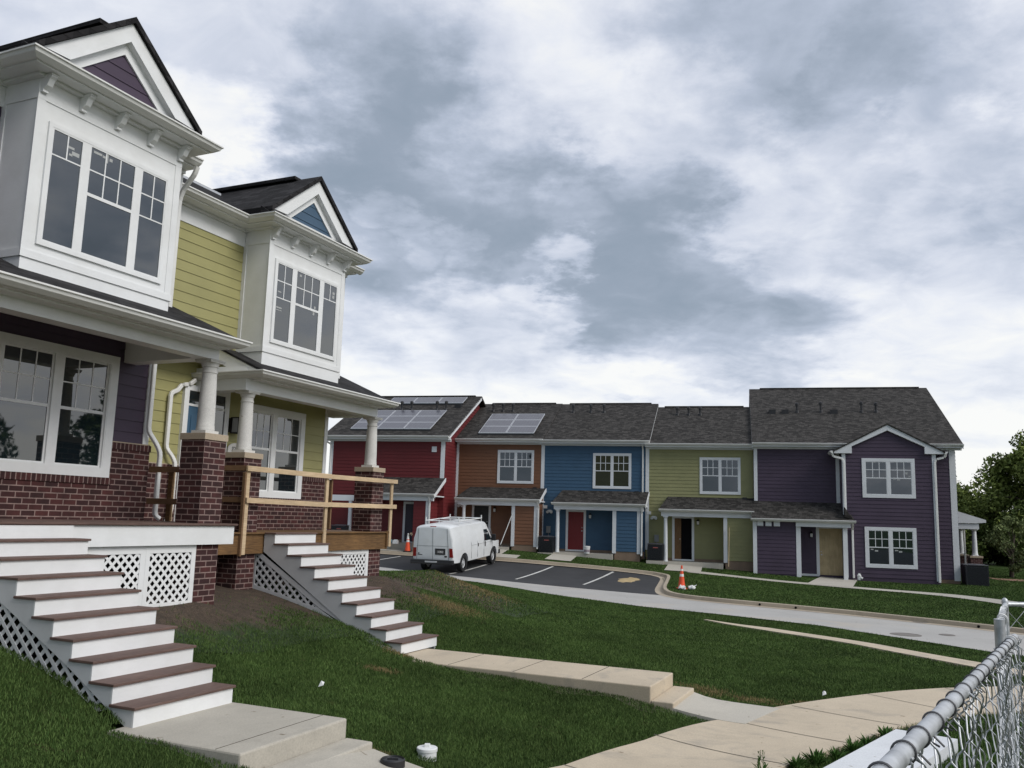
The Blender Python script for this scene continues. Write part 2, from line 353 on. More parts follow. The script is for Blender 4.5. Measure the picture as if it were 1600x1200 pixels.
# ------------------------------------------------------------------ mesh building
class MB:
    def __init__(s): s.v = []; s.f = []; s.m = []
    def add(s, vs, fs, mat=0):
        n = len(s.v); s.v.extend([tuple(p) for p in vs]); s.f.extend([tuple(i + n for i in f) for f in fs]); s.m.extend([mat] * len(fs)); return s
    def box(s, x0, x1, y0, y1, z0, z1, mat=0):
        if x0 > x1: x0, x1 = x1, x0
        if y0 > y1: y0, y1 = y1, y0
        if z0 > z1: z0, z1 = z1, z0
        v = [(x0, y0, z0), (x1, y0, z0), (x1, y1, z0), (x0, y1, z0), (x0, y0, z1), (x1, y0, z1), (x1, y1, z1), (x0, y1, z1)]
        return s.add(v, [(0, 3, 2, 1), (4, 5, 6, 7), (0, 1, 5, 4), (1, 2, 6, 5), (2, 3, 7, 6), (3, 0, 4, 7)], mat)
    def prism(s, poly, vec, mat=0):
        n = len(poly); vec = Vector(vec); a = [Vector(p) for p in poly]; b = [p + vec for p in a]
        nrm = Vector((0, 0, 0))
        for i in range(n): nrm += a[i].cross(a[(i + 1) % n])
        if nrm.dot(vec) > 0: a.reverse(); b.reverse()
        fs = [tuple(range(n)), tuple(range(2 * n - 1, n - 1, -1))] + [(i, i + n, (i + 1) % n + n, (i + 1) % n) for i in range(n)]
        return s.add(a + b, fs, mat)
    def beam(s, p0, p1, w, h, mat=0, up=(0, 0, 1)):
        p0 = Vector(p0); p1 = Vector(p1); d = (p1 - p0).normalized(); u = Vector(up)
        r = d.cross(u).normalized() * (w / 2); t = r.cross(d).normalized() * (h / 2)
        return s.prism([p0 - r - t, p0 + r - t, p0 + r + t, p0 - r + t], p1 - p0, mat)
    def tube(s, path, r, n=8, mat=0, closed=False):
        P = [Vector(p) for p in path]; k = len(P); rings = []
        ref = None
        for i in range(k):
            if closed: d = (P[(i + 1) % k] - P[i - 1])
            else: d = P[min(i + 1, k - 1)] - P[max(i - 1, 0)]
            d.normalize()
            if ref is None: ref = Vector((0, 0, 1)) if abs(d.z) < .9 else Vector((1, 0, 0))
            a = d.cross(ref).normalized(); b = a.cross(d).normalized(); ref = b
            rr = r[i] if isinstance(r, (list, tuple)) else r
            rings.append([P[i] + a * math.cos(2 * math.pi * j / n) * rr + b * math.sin(2 * math.pi * j / n) * rr for j in range(n)])
        vs = [v for q in rings for v in q]; fs = []
        for i in range(k if closed else k - 1):
            i2 = (i + 1) % k
            for j in range(n): fs.append((i * n + j, i * n + (j + 1) % n, i2 * n + (j + 1) % n, i2 * n + j))
        if not closed: fs += [tuple(range(n - 1, -1, -1)), tuple(range((k - 1) * n, k * n))]
        return s.add(vs, fs, mat)
    def lathe(s, c, prof, n=20, mat=0, caps=True):
        cx, cy, cz = c; vs = []; fs = []
        for r, z in prof: vs += [(cx + r * math.cos(2 * math.pi * j / n), cy + r * math.sin(2 * math.pi * j / n), cz + z) for j in range(n)]
        for i in range(len(prof) - 1):
            for j in range(n): fs.append((i * n + j, i * n + (j + 1) % n, (i + 1) * n + (j + 1) % n, (i + 1) * n + j))
        k = len(prof)
        if caps: fs += [tuple(range(n - 1, -1, -1)), tuple(range((k - 1) * n, k * n))]
        return s.add(vs, fs, mat)
    def sweep(s, path, prof, mat=0):
        """prof = closed polygon of (outward offset, z); outward is the right of travel; mitred."""
        P = [Vector(p) for p in path]; k = len(P); n = len(prof); vs = []
        for i in range(k):
            d0 = (P[i] - P[i - 1]).normalized() if i > 0 else None
            d1 = (P[i + 1] - P[i]).normalized() if i < k - 1 else None
            if d0 is None: d0 = d1
            if d1 is None: d1 = d0
            n0 = Vector((d0.y, -d0.x)); n1 = Vector((d1.y, -d1.x)); m = (n0 + n1).normalized()
            sc_ = 1 / max(.2, m.dot(n0))
            vs += [(P[i].x + m.x * o * sc_, P[i].y + m.y * o * sc_, z) for o, z in prof]
        fs = []
        for i in range(k - 1):
            for j in range(n): fs.append((i * n + j, i * n + (j + 1) % n, (i + 1) * n + (j + 1) % n, (i + 1) * n + j))
        fs += [tuple(range(n - 1, -1, -1)), tuple(range((k - 1) * n, k * n))]
        return s.add(vs, fs, mat)

def make_mesh(name, mb, mats, p0=(0, 0, 0), uv=True, smooth=False, fixn=True):
    me = bpy.data.meshes.new(name)
    p0 = Vector(p0)
    me.from_pydata([tuple(Vector(v) - p0) for v in mb.v], [], mb.f)
    for m in mats: me.materials.append(m)
    me.polygons.foreach_set('material_index', mb.m)
    me.update()
    if fixn:
        import bmesh
        bm = bmesh.new(); bm.from_mesh(me); bmesh.ops.recalc_face_normals(bm, faces=bm.faces); bm.to_mesh(me); bm.free()
    if uv:
        ul = me.uv_layers.new(name='UVMap').data
        for p in me.polygons:
            nn = p.normal
            if abs(nn.z) > .93: t = Vector((1, 0, 0)); q = Vector((0, 1, 0))
            else:
                t = Vector((0, 0, 1)).cross(nn).normalized(); q = nn.cross(t)
            for li in p.loop_indices:
                co = me.vertices[me.loops[li].vertex_index].co + p0
                ul[li].uv = (co.dot(t), co.dot(q))
    if smooth:
        me.polygons.foreach_set('use_smooth', [True] * len(me.polygons))
    return me

class Frame:
    def __init__(s, ang, origin=(0, 0, 0)):
        s.ang = ang; s.o = Vector(origin); s.R = Matrix.Rotation(ang, 3, 'Z')
    def w(s, p): return s.o + s.R @ Vector(p)
def top_props(o, label, cat, group=None, kind=None):
    o['label'] = label; o['category'] = cat
    if group: o['group'] = group
    if kind: o['kind'] = kind
class Thing:
    """an Empty at the thing's base; its parts are given in frame coordinates"""
    def __init__(s, name, label, cat, fr, p0, group=None, kind=None):
        s.fr = fr; s.p0 = Vector(p0)
        s.o = bpy.data.objects.new(name, None); COL.objects.link(s.o); s.o.empty_display_size = .2
        s.o.location = fr.w(p0); s.o.rotation_euler = (0, 0, fr.ang)
        top_props(s.o, label, cat, group, kind)
    def part(s, name, mb, mats, parent=None, smooth=False, bevel=0, label=None):
        if not isinstance(mats, (list, tuple)): mats = [mats]
        o = bpy.data.objects.new(name, make_mesh(name, mb, mats, s.p0, smooth=smooth)); COL.objects.link(o)
        o.parent = parent or s.o
        if smooth: add_auto_smooth(o)
        if bevel: add_bevel(o, bevel)
        if label: o['label'] = label
        return o
def add_bevel(o, w, seg=2):
    b = o.modifiers.new('bevel', 'BEVEL'); b.width = w; b.segments = seg; b.limit_method = 'ANGLE'; b.angle_limit = R(40)
def add_auto_smooth(o, ang=35):
    me = o.data
    import bmesh
    bm = bmesh.new(); bm.from_mesh(me)
    for e in bm.edges:
        if len(e.link_faces) == 2 and e.calc_face_angle(0) > R(ang): e.smooth = False
    bm.to_mesh(me); bm.free()
def single(name, mb, mats, label, cat, fr, p0, group=None, kind=None, smooth=False, bevel=0):
    if not isinstance(mats, (list, tuple)): mats = [mats]
    o = bpy.data.objects.new(name, make_mesh(name, mb, mats, p0, smooth=smooth)); COL.objects.link(o)
    o.location = fr.w(p0); o.rotation_euler = (0, 0, fr.ang)
    if smooth: add_auto_smooth(o)
    if bevel: add_bevel(o, bevel)
    if label: top_props(o, label, cat, group, kind)
    else: o['kind'] = kind
    return o
def structure(name, mb, mats, bevel=0, fr=None):
    o = single(name, mb, mats, None, None, fr or W0, (0, 0, 0), kind='structure', bevel=bevel); return o
def copy_tree(o, parent=None):
    c = o.copy(); COL.objects.link(c)
    if parent: c.parent = parent
    for ch in list(o.children): copy_tree(ch, c)
    return c

def clip_half(poly, a, b, c):
    """keep a*x+b*y<=c"""
    out = []; n = len(poly)
    for i in range(n):
        p = poly[i]; q = poly[(i + 1) % n]; dp = a * p[0] + b * p[1] - c; dq = a * q[0] + b * q[1] - c
        if dp <= 0: out.append(p)
        if (dp < 0 < dq) or (dq < 0 < dp):
            t = dp / (dp - dq); out.append((p[0] + (q[0] - p[0]) * t, p[1] + (q[1] - p[1]) * t))
    return out
SIDE_FAR = [False]
def front(y): return lambda a, z, off=0: (a, y - off, z)
def left_of(x): return lambda a, z, off=0: (x - off, a, z)
def right_of(x): return lambda a, z, off=0: (x + off, a, z)
def siding(mb, fn, poly, mat=0, expo=.178, z_ref=0.0, lap=None, under=.002):
    lap = lap or (.020 if abs(fn(0, 0)[1]) > 20 or abs(fn(0, 0)[0]) > 16.5 or SIDE_FAR[0] else .013)
    zs = [p[1] for p in poly]; k0 = math.floor((min(zs) - z_ref) / expo); k1 = math.ceil((max(zs) - z_ref) / expo)
    for k in range(k0, k1):
        a, b = z_ref + k * expo, z_ref + (k + 1) * expo
        q = clip_half(clip_half(poly, 0, 1, b), 0, -1, -a)
        if len(q) < 3: continue
        mb.add([fn(p[0], p[1], lap + (under - lap) * (p[1] - a) / expo) for p in q], [tuple(range(len(q)))], mat)
        zlo = min(p[1] for p in q); bx = [p[0] for p in q if abs(p[1] - zlo) < 1e-5]
        if len(bx) >= 2 and abs(zlo - a) < 1e-4:
            x0, x1 = min(bx), max(bx)
            mb.add([fn(x0, zlo, under), fn(x1, zlo, under), fn(x1, zlo, lap), fn(x0, zlo, lap)], [(0, 1, 2, 3)], mat)
def pbox(mb, fn, a0, a1, z0, z1, o0, o1, mat=0):
    """box on a facade plane from offset o0 to o1"""
    P = [fn(a0, z0, o0), fn(a1, z0, o0), fn(a1, z1, o0), fn(a0, z1, o0)]
    Q = Vector(fn(a0, z0, o1)) - Vector(fn(a0, z0, o0))
    mb.prism(P, Q, mat)
def poly_board(mb, fn, poly, o0, o1, mat=0):
    P = [fn(a, z, o0) for a, z in poly]; Q = Vector(fn(0, 0, o1)) - Vector(fn(0, 0, o0)); mb.prism(P, Q, mat)

def lattice(mb, fn, poly, pitch=.092, lw=.036, o0=0, th=.006, mat=0):
    """two crossed layers of diagonal laths clipped to a convex polygon (counter-clockwise or clockwise)"""
    n = len(poly); cx = sum(p[0] for p in poly) / n; cz = sum(p[1] for p in poly) / n
    hs = []
    for i in range(n):
        p, q = poly[i], poly[(i + 1) % n]; a, b = q[1] - p[1], -(q[0] - p[0]); c = a * p[0] + b * p[1]
        if a * cx + b * cz > c: a, b, c = -a, -b, -c
        hs.append((a, b, c))
    for layer, sg in enumerate((1, -1)):
        s2 = math.sqrt(.5); vals = [(p[0] * s2 + sg * p[1] * s2) for p in poly]; v = min(vals) - pitch
        while v < max(vals) + pitch:
            big = 5
            # strip: v <= x*s2+sg*z*s2 <= v+lw
            cxv = v * s2; czv = sg * v * s2; dx, dz = -sg * s2 * big, s2 * big
            ex, ez = s2 * lw, sg * s2 * lw
            ox = cx - (cx * s2 + sg * cz * s2) * s2; oz = cz - (cx * s2 + sg * cz * s2) * s2 * sg
            q = [(ox + cxv - dx, oz + czv - dz), (ox + cxv + dx, oz + czv + dz), (ox + cxv + dx + ex, oz + czv + dz + ez), (ox + cxv - dx + ex, oz + czv - dz + ez)]
            for h in hs:
                q = clip_half(q, *h)
                if len(q) < 3: break
            if len(q) >= 3: poly_board(mb, fn, q, o0 + layer * th, o0 + (layer + 1) * th, mat)
            v += pitch

# ------------------------------------------------------------------ frames
W0 = Frame(0)
Y1 = 0.4228064
NF = Frame(math.pi / 2 - Y1)                 # near row: x along the facade away from the camera, y into the houses
Y2 = 1.8236389
FF = Frame(math.pi / 2 - Y2)                 # far row: x to the right along the facade, y into the houses
def nw(u, y): p = NF.w((u, y, 0)); return (p.x, p.y)
def fw(s_, c): p = FF.w((s_, c, 0)); return (p.x, p.y)

# ------------------------------------------------------------------ terrain
CP = []
for u, v, z in [(9.72, -9.16, -1.26), (8.74, -9.16, -1.27), (6.28, -6.48, -2.02), (6.28, -7, -1.83), (6.28, -7.45, -1.64), (6.28, -7.9, -1.52), (6.28, -8.4, -1.41),
                (6.3, -9.5, -1.28), (4, -9.5, -1.25), (4, -7, -1.78), (3, -5.5, -2.05), (2, -9, -1.3), (8, -10.7, -1.25), (11.1, -9.98, -1.29), (12.25, -10.3, -1.31),
                (12.36, -8.77, -1.68), (12.36, -7.9, -1.90), (12.36, -7.2, -2.09), (16, -10, -1.25), (13.6, -7.2, -2.2), (15, -11.3, -1.25), (20, -11, -1.35),
                (6.28, -6.7, -1.90), (6.28, -6.85, -1.83), (12.6, -6.5, -2.27), (12.6, -7.3, -2.27), (12.6, -4.5, -2.3), (7.7, -6.3, -2.02), (7.7, -5.2, -2.12), (7.7, -4.8, -2.28), (7.7, -4.2, -2.38), (6, -6.0, -1.98), (6, -5.0, -2.08), (5.9, -4.4, -2.24),
                (13.5, -5.5, -2.22), (13.4, -3.3, -2.35), (13.4, -2.7, -2.53), (12, -5.5, -2.25), (11.9, -3.6, -2.34), (11.9, -2.7, -2.5), (10, -6.5, -2.17), (9.5, -7.8, -1.9),
                (10, -4, -2.42), (16, -5, -2.3), (17, -7.5, -2.0)]:
    x, y = nw(u, -v); CP.append((x, y, z))
CP += [(-2.2, 6.0, -2.5), (.65, 9.63, -2.55), (1.61, 10.73, -2.55), (2.89, 12.04, -2.55), (3.72, 12.85, -2.55), (4.92, 13.68, -2.55), (6.21, 14.45, -2.55), (7.2, 14.81, -2.55),
       (10, 15.5, -2.58), (3.02, 9.87, -2.55), (4.15, 10.94, -2.55), (5.07, 11.85, -2.55), (7.3, 13.2, -2.56), (1, 7.6, -2.52), (10, 14, -2.58),
       (0, 0, -1.72), (2, 3, -1.78), (3, 5, -1.95), (1, 4.5, -1.95), (4.5, 8, -2.35), (0, 5, -2.2), (-2, 2, -1.9), (8, 8, -2.3), (6, 3, -1.9),
       (8.83, 22.29, -2.82), (6.58, 26.49, -2.9), (9.76, 18.94, -2.72), (1.4, 33.1, -2.74), (4.55, 30.56, -2.84), (9.15, 25.33, -2.92), (12.15, 22.26, -2.94),
       (3, 22, -2.62), (0, 27, -2.45), (6, 18, -2.62), (0, 20, -2.2), (-2.5, 20, -1.50), (-2.4, 24, -1.72), (-1.4, 28, -2.15), (-3.5, 32, -2.4),
       (-4.1, 39.1, -2.42), (.42, 36.9, -2.6), (3.14, 35.5, -2.7), (5.6, 34.6, -2.8), (7.1, 32.6, -2.84), (10, 31, -2.9), (12.6, 29.8, -2.93), (15.1, 27.1, -2.95), (18, 23, -2.97),
       (-.56, 43.5, -2.13), (2.21, 42.8, -2.23), (5.06, 42.07, -2.36), (7.2, 41.5, -2.5), (-4.9, 44.95, -2.02), (-10, 46, -1.98), (-8, 42, -2.2),
       (0, 47.4, -1.60), (3.6, 46.6, -1.80), (8.9, 45.2, -2.06), (-8, 49.5, -1.55), (15.4, 42.5, -2.52), (21, 41.7, -2.56), (14, 38.3, -2.62), (18, 36, -2.68), (20, 32, -2.78), (10, 39.5, -2.55),
       (12, 35, -2.75), (25, 50, -2.4), (10, 60, -1.7), (-15, 60, -1.4), (35, 55, -2.3), (-20, 40, -2), (-15, 20, -1.3), (25, 15, -2.7), (20, 5, -2.2), (30, 30, -2.8)]
CPa = np.array(CP)
def _kern(d): return d
def _solve():
    X = CPa[:, :2]; n = len(X); D = np.sqrt(((X[:, None] - X[None]) ** 2).sum(-1)); A = np.zeros((n + 3, n + 3))
    A[:n, :n] = _kern(D) + np.eye(n) * -0.02; A[:n, n] = 1; A[:n, n + 1:] = X; A[n, :n] = 1; A[n + 1:, :n] = X.T
    return np.linalg.solve(A, np.concatenate([CPa[:, 2], np.zeros(3)]))
_W = _solve()
def TZ(xy):
    xy = np.atleast_2d(np.asarray(xy, float)); out = np.zeros(len(xy)); X = CPa[:, :2]; n = len(X)
    for i in range(0, len(xy), 20000):
        q = xy[i:i + 20000]; D = np.sqrt(((q[:, None] - X[None]) ** 2).sum(-1))
        out[i:i + 20000] = D @ _W[:n] + _W[n] + q @ _W[n + 1:]
    r = np.hypot(xy[:, 0] - 2, xy[:, 1] - 25); k = np.clip((r - 38) / 40, 0, 1); k = k * k * (3 - 2 * k)
    return out * (1 - k) + (-2.3) * k
def T(x, y): return float(TZ([(x, y)])[0])

def resample(pts, n):
    P = np.array(pts, float); d = np.concatenate([[0], np.cumsum(np.hypot(*(P[1:] - P[:-1]).T))]); t = np.linspace(0, d[-1], n)
    return np.stack([np.interp(t, d, P[:, 0]), np.interp(t, d, P[:, 1])], 1)
def smooth_line(pts, n, it=3):
    P = np.array(pts, float)
    for _ in range(it):
        Q = [P[0]]
        for a, b in zip(P[:-1], P[1:]): Q += [a * .75 + b * .25, a * .25 + b * .75]
        Q.append(P[-1]); P = np.array(Q)
    return resample(P, n)
def ribbon(mb, L_, R_, n, m, zoff, mat=0, skirt=0.0, zf=None):
    L_ = L_ if isinstance(L_, np.ndarray) and len(L_) == n else resample(L_, n)
    R_ = R_ if isinstance(R_, np.ndarray) and len(R_) == n else resample(R_, n)
    t = np.linspace(0, 1, m)[None, :, None]; G = L_[:, None] * (1 - t) + R_[:, None] * t; G = G.reshape(-1, 2)
    z = (TZ(G) if zf is None else zf(G)) + zoff; V = [(g[0], g[1], zz) for g, zz in zip(G, z)]
    F = [(i * m + j, i * m + j + 1, (i + 1) * m + j + 1, (i + 1) * m + j) for i in range(n - 1) for j in range(m - 1)]
    mb.add(V, F, mat)
    if skirt:
        loop = [i * m for i in range(n)] + [(n - 1) * m + j for j in range(1, m)] + [i * m + m - 1 for i in range(n - 2, -1, -1)] + [j for j in range(m - 2, 0, -1)]
        k = len(loop); vs = [V[i] for i in loop] + [(V[i][0], V[i][1], V[i][2] - skirt) for i in loop]
        mb.add(vs, [(i, (i + 1) % k, (i + 1) % k + k, i + k) for i in range(k)], mat)
    return L_, R_

# one ground sheet out to the horizon
def axis(a0, a1, step, far):
    core = list(np.arange(a0, a1 + 1e-6, step)); lo = []; hi = []; d = step; p = a0
    while p > -far: d *= 1.35; p -= d; lo.append(p)
    d = step; p = a1
    while p < far: d *= 1.35; p += d; hi.append(p)
    return np.array(lo[::-1] + core + hi)
gx = axis(-14, 26, .5, 3000); gy = axis(-2, 52, .5, 3000)
GX, GY = np.meshgrid(gx, gy); G = np.stack([GX.ravel(), GY.ravel()], 1); gz_ = TZ(G) - .035
_u = G[:, 0] * math.cos(-NF.ang) - G[:, 1] * math.sin(-NF.ang); _v = G[:, 0] * math.sin(-NF.ang) + G[:, 1] * math.cos(-NF.ang)
for (ua, ub, va, vb) in ((6.3, 7.4, 4.9, 6.9), (12.2, 13.2, 3.1, 8.0)): gz_[(_u > ua) & (_u < ub) & (_v > va) & (_v < vb)] -= .12
# keep the base sheet well under the paved lot, road and the raised yard
mb = MB(); nx = len(gx)
mb.add([(a, b, c) for (a, b), c in zip(G, gz_)], [(j * nx + i, j * nx + i + 1, (j + 1) * nx + i + 1, (j + 1) * nx + i) for j in range(len(gy) - 1) for i in range(nx - 1)])
structure('ground', mb, M['ground'])

KERB = smooth_line([(-24, 51), (-14, 47.45), (-5.5, 45.2), (-.54, 43.95), (3.31, 42.95), (6.6, 42.1), (7.35, 41.55), (7.3, 40.7), (6.8, 38.5), (6.35, 36.6), (6.2, 35.2), (6.5, 34.2),
                    (7.3, 33.35), (8.6, 32.5), (10.4, 31.5), (12.6, 29.9), (15.1, 27.15), (17.5, 24.3), (20, 20.5), (24, 15)], 160, 2)
def normals(P):
    d = np.gradient(P, axis=0); d /= np.hypot(d[:, 0], d[:, 1])[:, None]; return np.stack([-d[:, 1], d[:, 0]], 1)
KN = normals(KERB)       # points away from the lot, into the yard
YARD_BACK = resample([fw(-28, 62), fw(-15, 62), fw(0, 62), fw(10, 62), (30, 60), (38, 45), (40, 30), (42, 20)], 160)
mb = MB(); ribbon(mb, KERB + KN * .14, YARD_BACK, 160, 60, .13); structure('yard_ground', mb, M['ground'])
# kerb with face, top and a shallow gutter pan
mb = MB(); n = len(KERB)
prof = [(-.32, .006), (-.02, .016), (0.0, .135), (.02, .15), (.15, .15), (.15, .02)]
vs = []
zk = TZ(KERB)
for (p, nn, z) in zip(KERB, KN, zk):
    for o, dz in prof: vs.append((p[0] + nn[0] * o, p[1] + nn[1] * o, z + dz))
k = len(prof); mb.add(vs, [(i * k + j, i * k + j + 1, (i + 1) * k + j + 1, (i + 1) * k + j) for i in range(n - 1) for j in range(k - 1)])
structure('kerb', mb, M['conc_kerb'])
# asphalt parking lot
LOT_FAR = resample([(-24, 50.9), (-14, 47.35), (-5.5, 45.1), (-.54, 43.85), (3.31, 42.85), (7.2, 41.7)], 50)
LOT_NEAR = resample([(-26, 46.5), (-14, 42.6), (-5.45, 39.94), (-2.34, 38.09), (.42, 36.87), (3.14, 35.7), (6.25, 34.75)], 50)
mb = MB(); ribbon(mb, LOT_FAR, LOT_NEAR, 50, 18, .001); structure('parking_lot', mb, M['asphalt'])
# pale concrete alley between the lot and the lawns
AL_FAR = np.concatenate([resample([(-26, 46.5), (-14, 42.6), (-5.45, 39.94), (-2.34, 38.09), (.42, 36.87), (3.14, 35.7), (6.2, 34.8)], 50), resample([(6.5, 34.3), (7.3, 33.5), (8.6, 32.6), (10.4, 31.6), (12.6, 30), (15.1, 27.25), (17.5, 24.4), (20, 20.6), (24, 15.1)], 50)])
AL_NEAR = resample([(-27, 43), (-14, 39.2), (-5, 37.3), (-1.37, 36.1), (.23, 34.8), (2.5, 32.5), (4.55, 30.7), (7.17, 29.3), (9.5, 27.4), (11.2, 24.2), (12.3, 22.1), (15, 18), (18.5, 12)], 100)
mb = MB(); ribbon(mb, AL_FAR, AL_NEAR, 100, 12, .005)
for i in (46, 60, 74, 84):
    a, b = AL_FAR[i], AL_NEAR[i]; ribbon(mb, [a, b], [a + np.array([.03, .01]), b + np.array([.03, .01])], 12, 2, .009, 1)
structure('alley', mb, [M['conc_pale'], M['joint']])
# parking stripes
for i, (a, b) in enumerate([((-5.3, 44.6), (-7.5, 40.3)), ((-.62, 43.45), (-2.45, 38.65)), ((2.21, 42.81), (.40, 37.95)), ((5.0, 42.07), (3.2, 37.2)), ]):
    a = np.array(a); b = np.array(b); d = (b - a) / np.linalg.norm(b - a); nn = np.array([d[1], -d[0]]) * .055
    mb = MB(); ribbon(mb, [a - nn, b - nn], [a + nn, b + nn], 24, 2, .010); structure('parking_line' if i == 0 else 'parking_line', mb, M['stripe'])
# footpath by the far side of the lawn, running along the alley
PL = smooth_line([(6.0, 27.3), (7.2, 24.95), (8.3, 22.9), (8.95, 20.4), (9.35, 18.1), (10, 15.6), (10.6, 14.4)], 60); PR = PL - normals(PL) * 0
pn = normals(PL); wv = np.interp(np.linspace(0, 1, 60), [0, .15, 1], [.1, .70, .85])[:, None]
PR = PL + pn * wv
mb = MB(); ribbon(mb, PL, PR, 60, 4, .025, skirt=.06); structure('footpath', mb, M['conc_warm'])
PATH_POLY = np.concatenate([PL, PR[::-1]])
# main sidewalk
SWL = smooth_line([(-4.5, 3.3), (-2.0, 6.4), (.65, 9.63), (1.61, 10.73), (2.89, 12.04), (3.72, 12.85), (4.92, 13.68), (6.21, 14.45), (7.2, 14.85), (9.5, 15.7), (13, 16.6)], 90)
SWR = smooth_line([(-3.1, 2.2), (-.6, 5.3), (1.5, 8.1), (3.02, 9.87), (4.15, 10.94), (5.07, 11.85), (6.3, 12.75), (7.7, 13.35), (10, 14.2), (13.4, 15.1)], 90)
mb = MB(); ribbon(mb, SWL, SWR, 90, 6, .03, skirt=.08)
for a, b in (((.63, 9.65), (1.85, 8.6)), ((1.80, 11.0), (3.03, 9.92)), ((2.9, 12.1), (4.12, 10.92)), ((4.1, 13.05), (5.2, 11.95)), ((5.6, 14.1), (6.5, 12.85)), ((7.15, 14.82), (7.8, 13.4)), ((-.6, 8.1), (.55, 7.0))):
    a = np.array(a); b = np.array(b); d = (b - a) / np.linalg.norm(b - a); nn = np.array([d[1], -d[0]]) * .008
    a = a + d * .02; b = b - d * .02
    ribbon(mb, [a - nn, b - nn], [a + nn, b + nn], 12, 2, .034, 1)
structure('sidewalk', mb, [M['conc_warm'], M['joint']])
SW_POLY = np.concatenate([SWL, SWR[::-1]])
# walk from the first stair landing out to the sidewalk
mb = MB(); ribbon(mb, [nw(6.1, 4.78), nw(6.1, 3.0)], [nw(7.62, 4.78), nw(7.62, 2.2)], 14, 5, .035, skirt=.1); structure('walkway', mb, M['conc_grey'])
mb = MB(); ribbon(mb, [nw(12.0, 2.95), nw(12.05, 2.0)], [nw(13.28, 2.95), nw(13.28, 1.72)], 8, 5, .036, skirt=.1); structure('walkway', mb, M['conc_far'])
# far yard: sidewalk behind the kerb, door walks, curved path and door pad
def yardz(G): return TZ(G) + .13
i0 = 8; sel = slice(i0, 62)
KB = KERB[sel] + KN[sel] * .155; KC = KERB[sel] + KN[sel] * 1.05
mb = MB(); ribbon(mb, resample(KB, 60), resample(KC, 60), 60, 4, .02, zf=yardz)
for s0, s1 in ((-17.2, -15.6), (-13.7, -11.5), (-9.2, -7.9), (-3.4, -1.7)):
    a, b = fw(s0, 43.0), fw(s0 + .1, 46.0); c_, d_ = fw(s1, 43.0), fw(s1, 46.0); ribbon(mb, [a, b], [c_, d_], 10, 4, .026, zf=yardz)
structure('walkway', mb, M['conc_far'])
CP_ = smooth_line([(8.6, 42.3), (9.6, 41.6), (11.6, 39.9), (13.3, 38.9), (15.2, 37.7), (17.2, 36.4), (18.4, 34.9), (19.2, 32.8), (20.2, 30.2), (22, 27)], 80); cn = normals(CP_)
mb = MB(); wd_ = np.interp(np.linspace(0, 1, 80), [0, .45, .7, 1], [.30, .42, .75, .95])[:, None]; ribbon(mb, CP_ - cn * wd_, CP_ + cn * wd_, 80, 4, .022, zf=yardz)
a, b, c_, d_ = (13.0, 38.9), (15.15, 43.1), (14.7, 38.1), (16.75, 42.7); ribbon(mb, [a, b], [c_, d_], 12, 5, .027, zf=yardz)
structure('footpath', mb, M['conc_far'])
FAR_PATH = np.concatenate([CP_ - cn * (wd_ + .04), (CP_ + cn * (wd_ + .04))[::-1]])
# street beyond the fence
mb = MB(); ribbon(mb, [(5.5, 3), (8.2, 8), (11, 12), (16, 14.0)], [(14, -3), (17, 5), (20, 9), (26, 12)], 30, 10, .012); structure('road', mb, M['asphalt'])

# bare soil beside the foundations
def patch_noise(x, y, s=1.0):
    return (np.sin(x * 2.1 * s + 1.3) * np.cos(y * 1.7 * s - .4) + .6 * np.sin(x * 4.7 * s - 2) * np.cos(y * 5.3 * s + 1) + .35 * np.sin(x * 11 * s) * np.sin(y * 9.3 * s + 2)) / 1.95
def soil_patch(ua, ub, ya, yb_f, fade):
    us = np.linspace(ua, ub, 60); A = np.array([nw(u, ya) for u in us]); B = np.array([nw(u, yb_f(u)) for u in us]); mb = MB(); ribbon(mb, A, B, 60, 24, -.012)
    o = structure('bare_soil', mb, M['soil']); e = []
    for u in us:
        for j in range(24):
            y = ya + (yb_f(u) - ya) * j / 23; e.append(min((y - ya) * .85 - .1, fade(u, y)))
    at = o.data.attributes.new('edge', 'FLOAT', 'POINT'); at.data.foreach_set('value', np.array(e, np.float32))
soil_patch(7.2, 12.36, 7.9, lambda u: 11.6, lambda u, y: (u - 7.2) * 1.5)
soil_patch(13.53, 21, 8.1, lambda u: 12.4, lambda u, y: min((20.6 - u) * .35, (12.3 - y - (u - 16) * .12) * .9))
def soil_mask(u, y):
    j = .18 * np.sin(u * 2.3) + .1 * np.sin(u * 7.1) + .12 * np.sin(u * 17 + y * 9) + RNG.normal(0, .16, len(u))
    a = (u > 7.6) & (u < 12.4) & (y > 8.62 + j - .25 * np.clip(10.5 - u, -1, 2)); b = (u > 13.5) & (u < 18.3 + j * 3) & (y > 9.0 + j + (u - 13.5) * .10) & (y < 11.8 + j * 2 - (u - 13.5) * .18)
    return (a | b) & (RNG.uniform(0, 1, len(u)) < .985)

# ------------------------------------------------------------------ windows, columns, gutters
GUT = [(0, 0), (.035, -.0), (.10, .045), (.115, .085), (.135, .09), (.135, .11), (.12, .115), (0, .115)]     # K-style gutter profile
def gutter_prof(ztop, k=1.0): return [(o * k, ztop - (.115 - z) * k) for o, z in GUT]

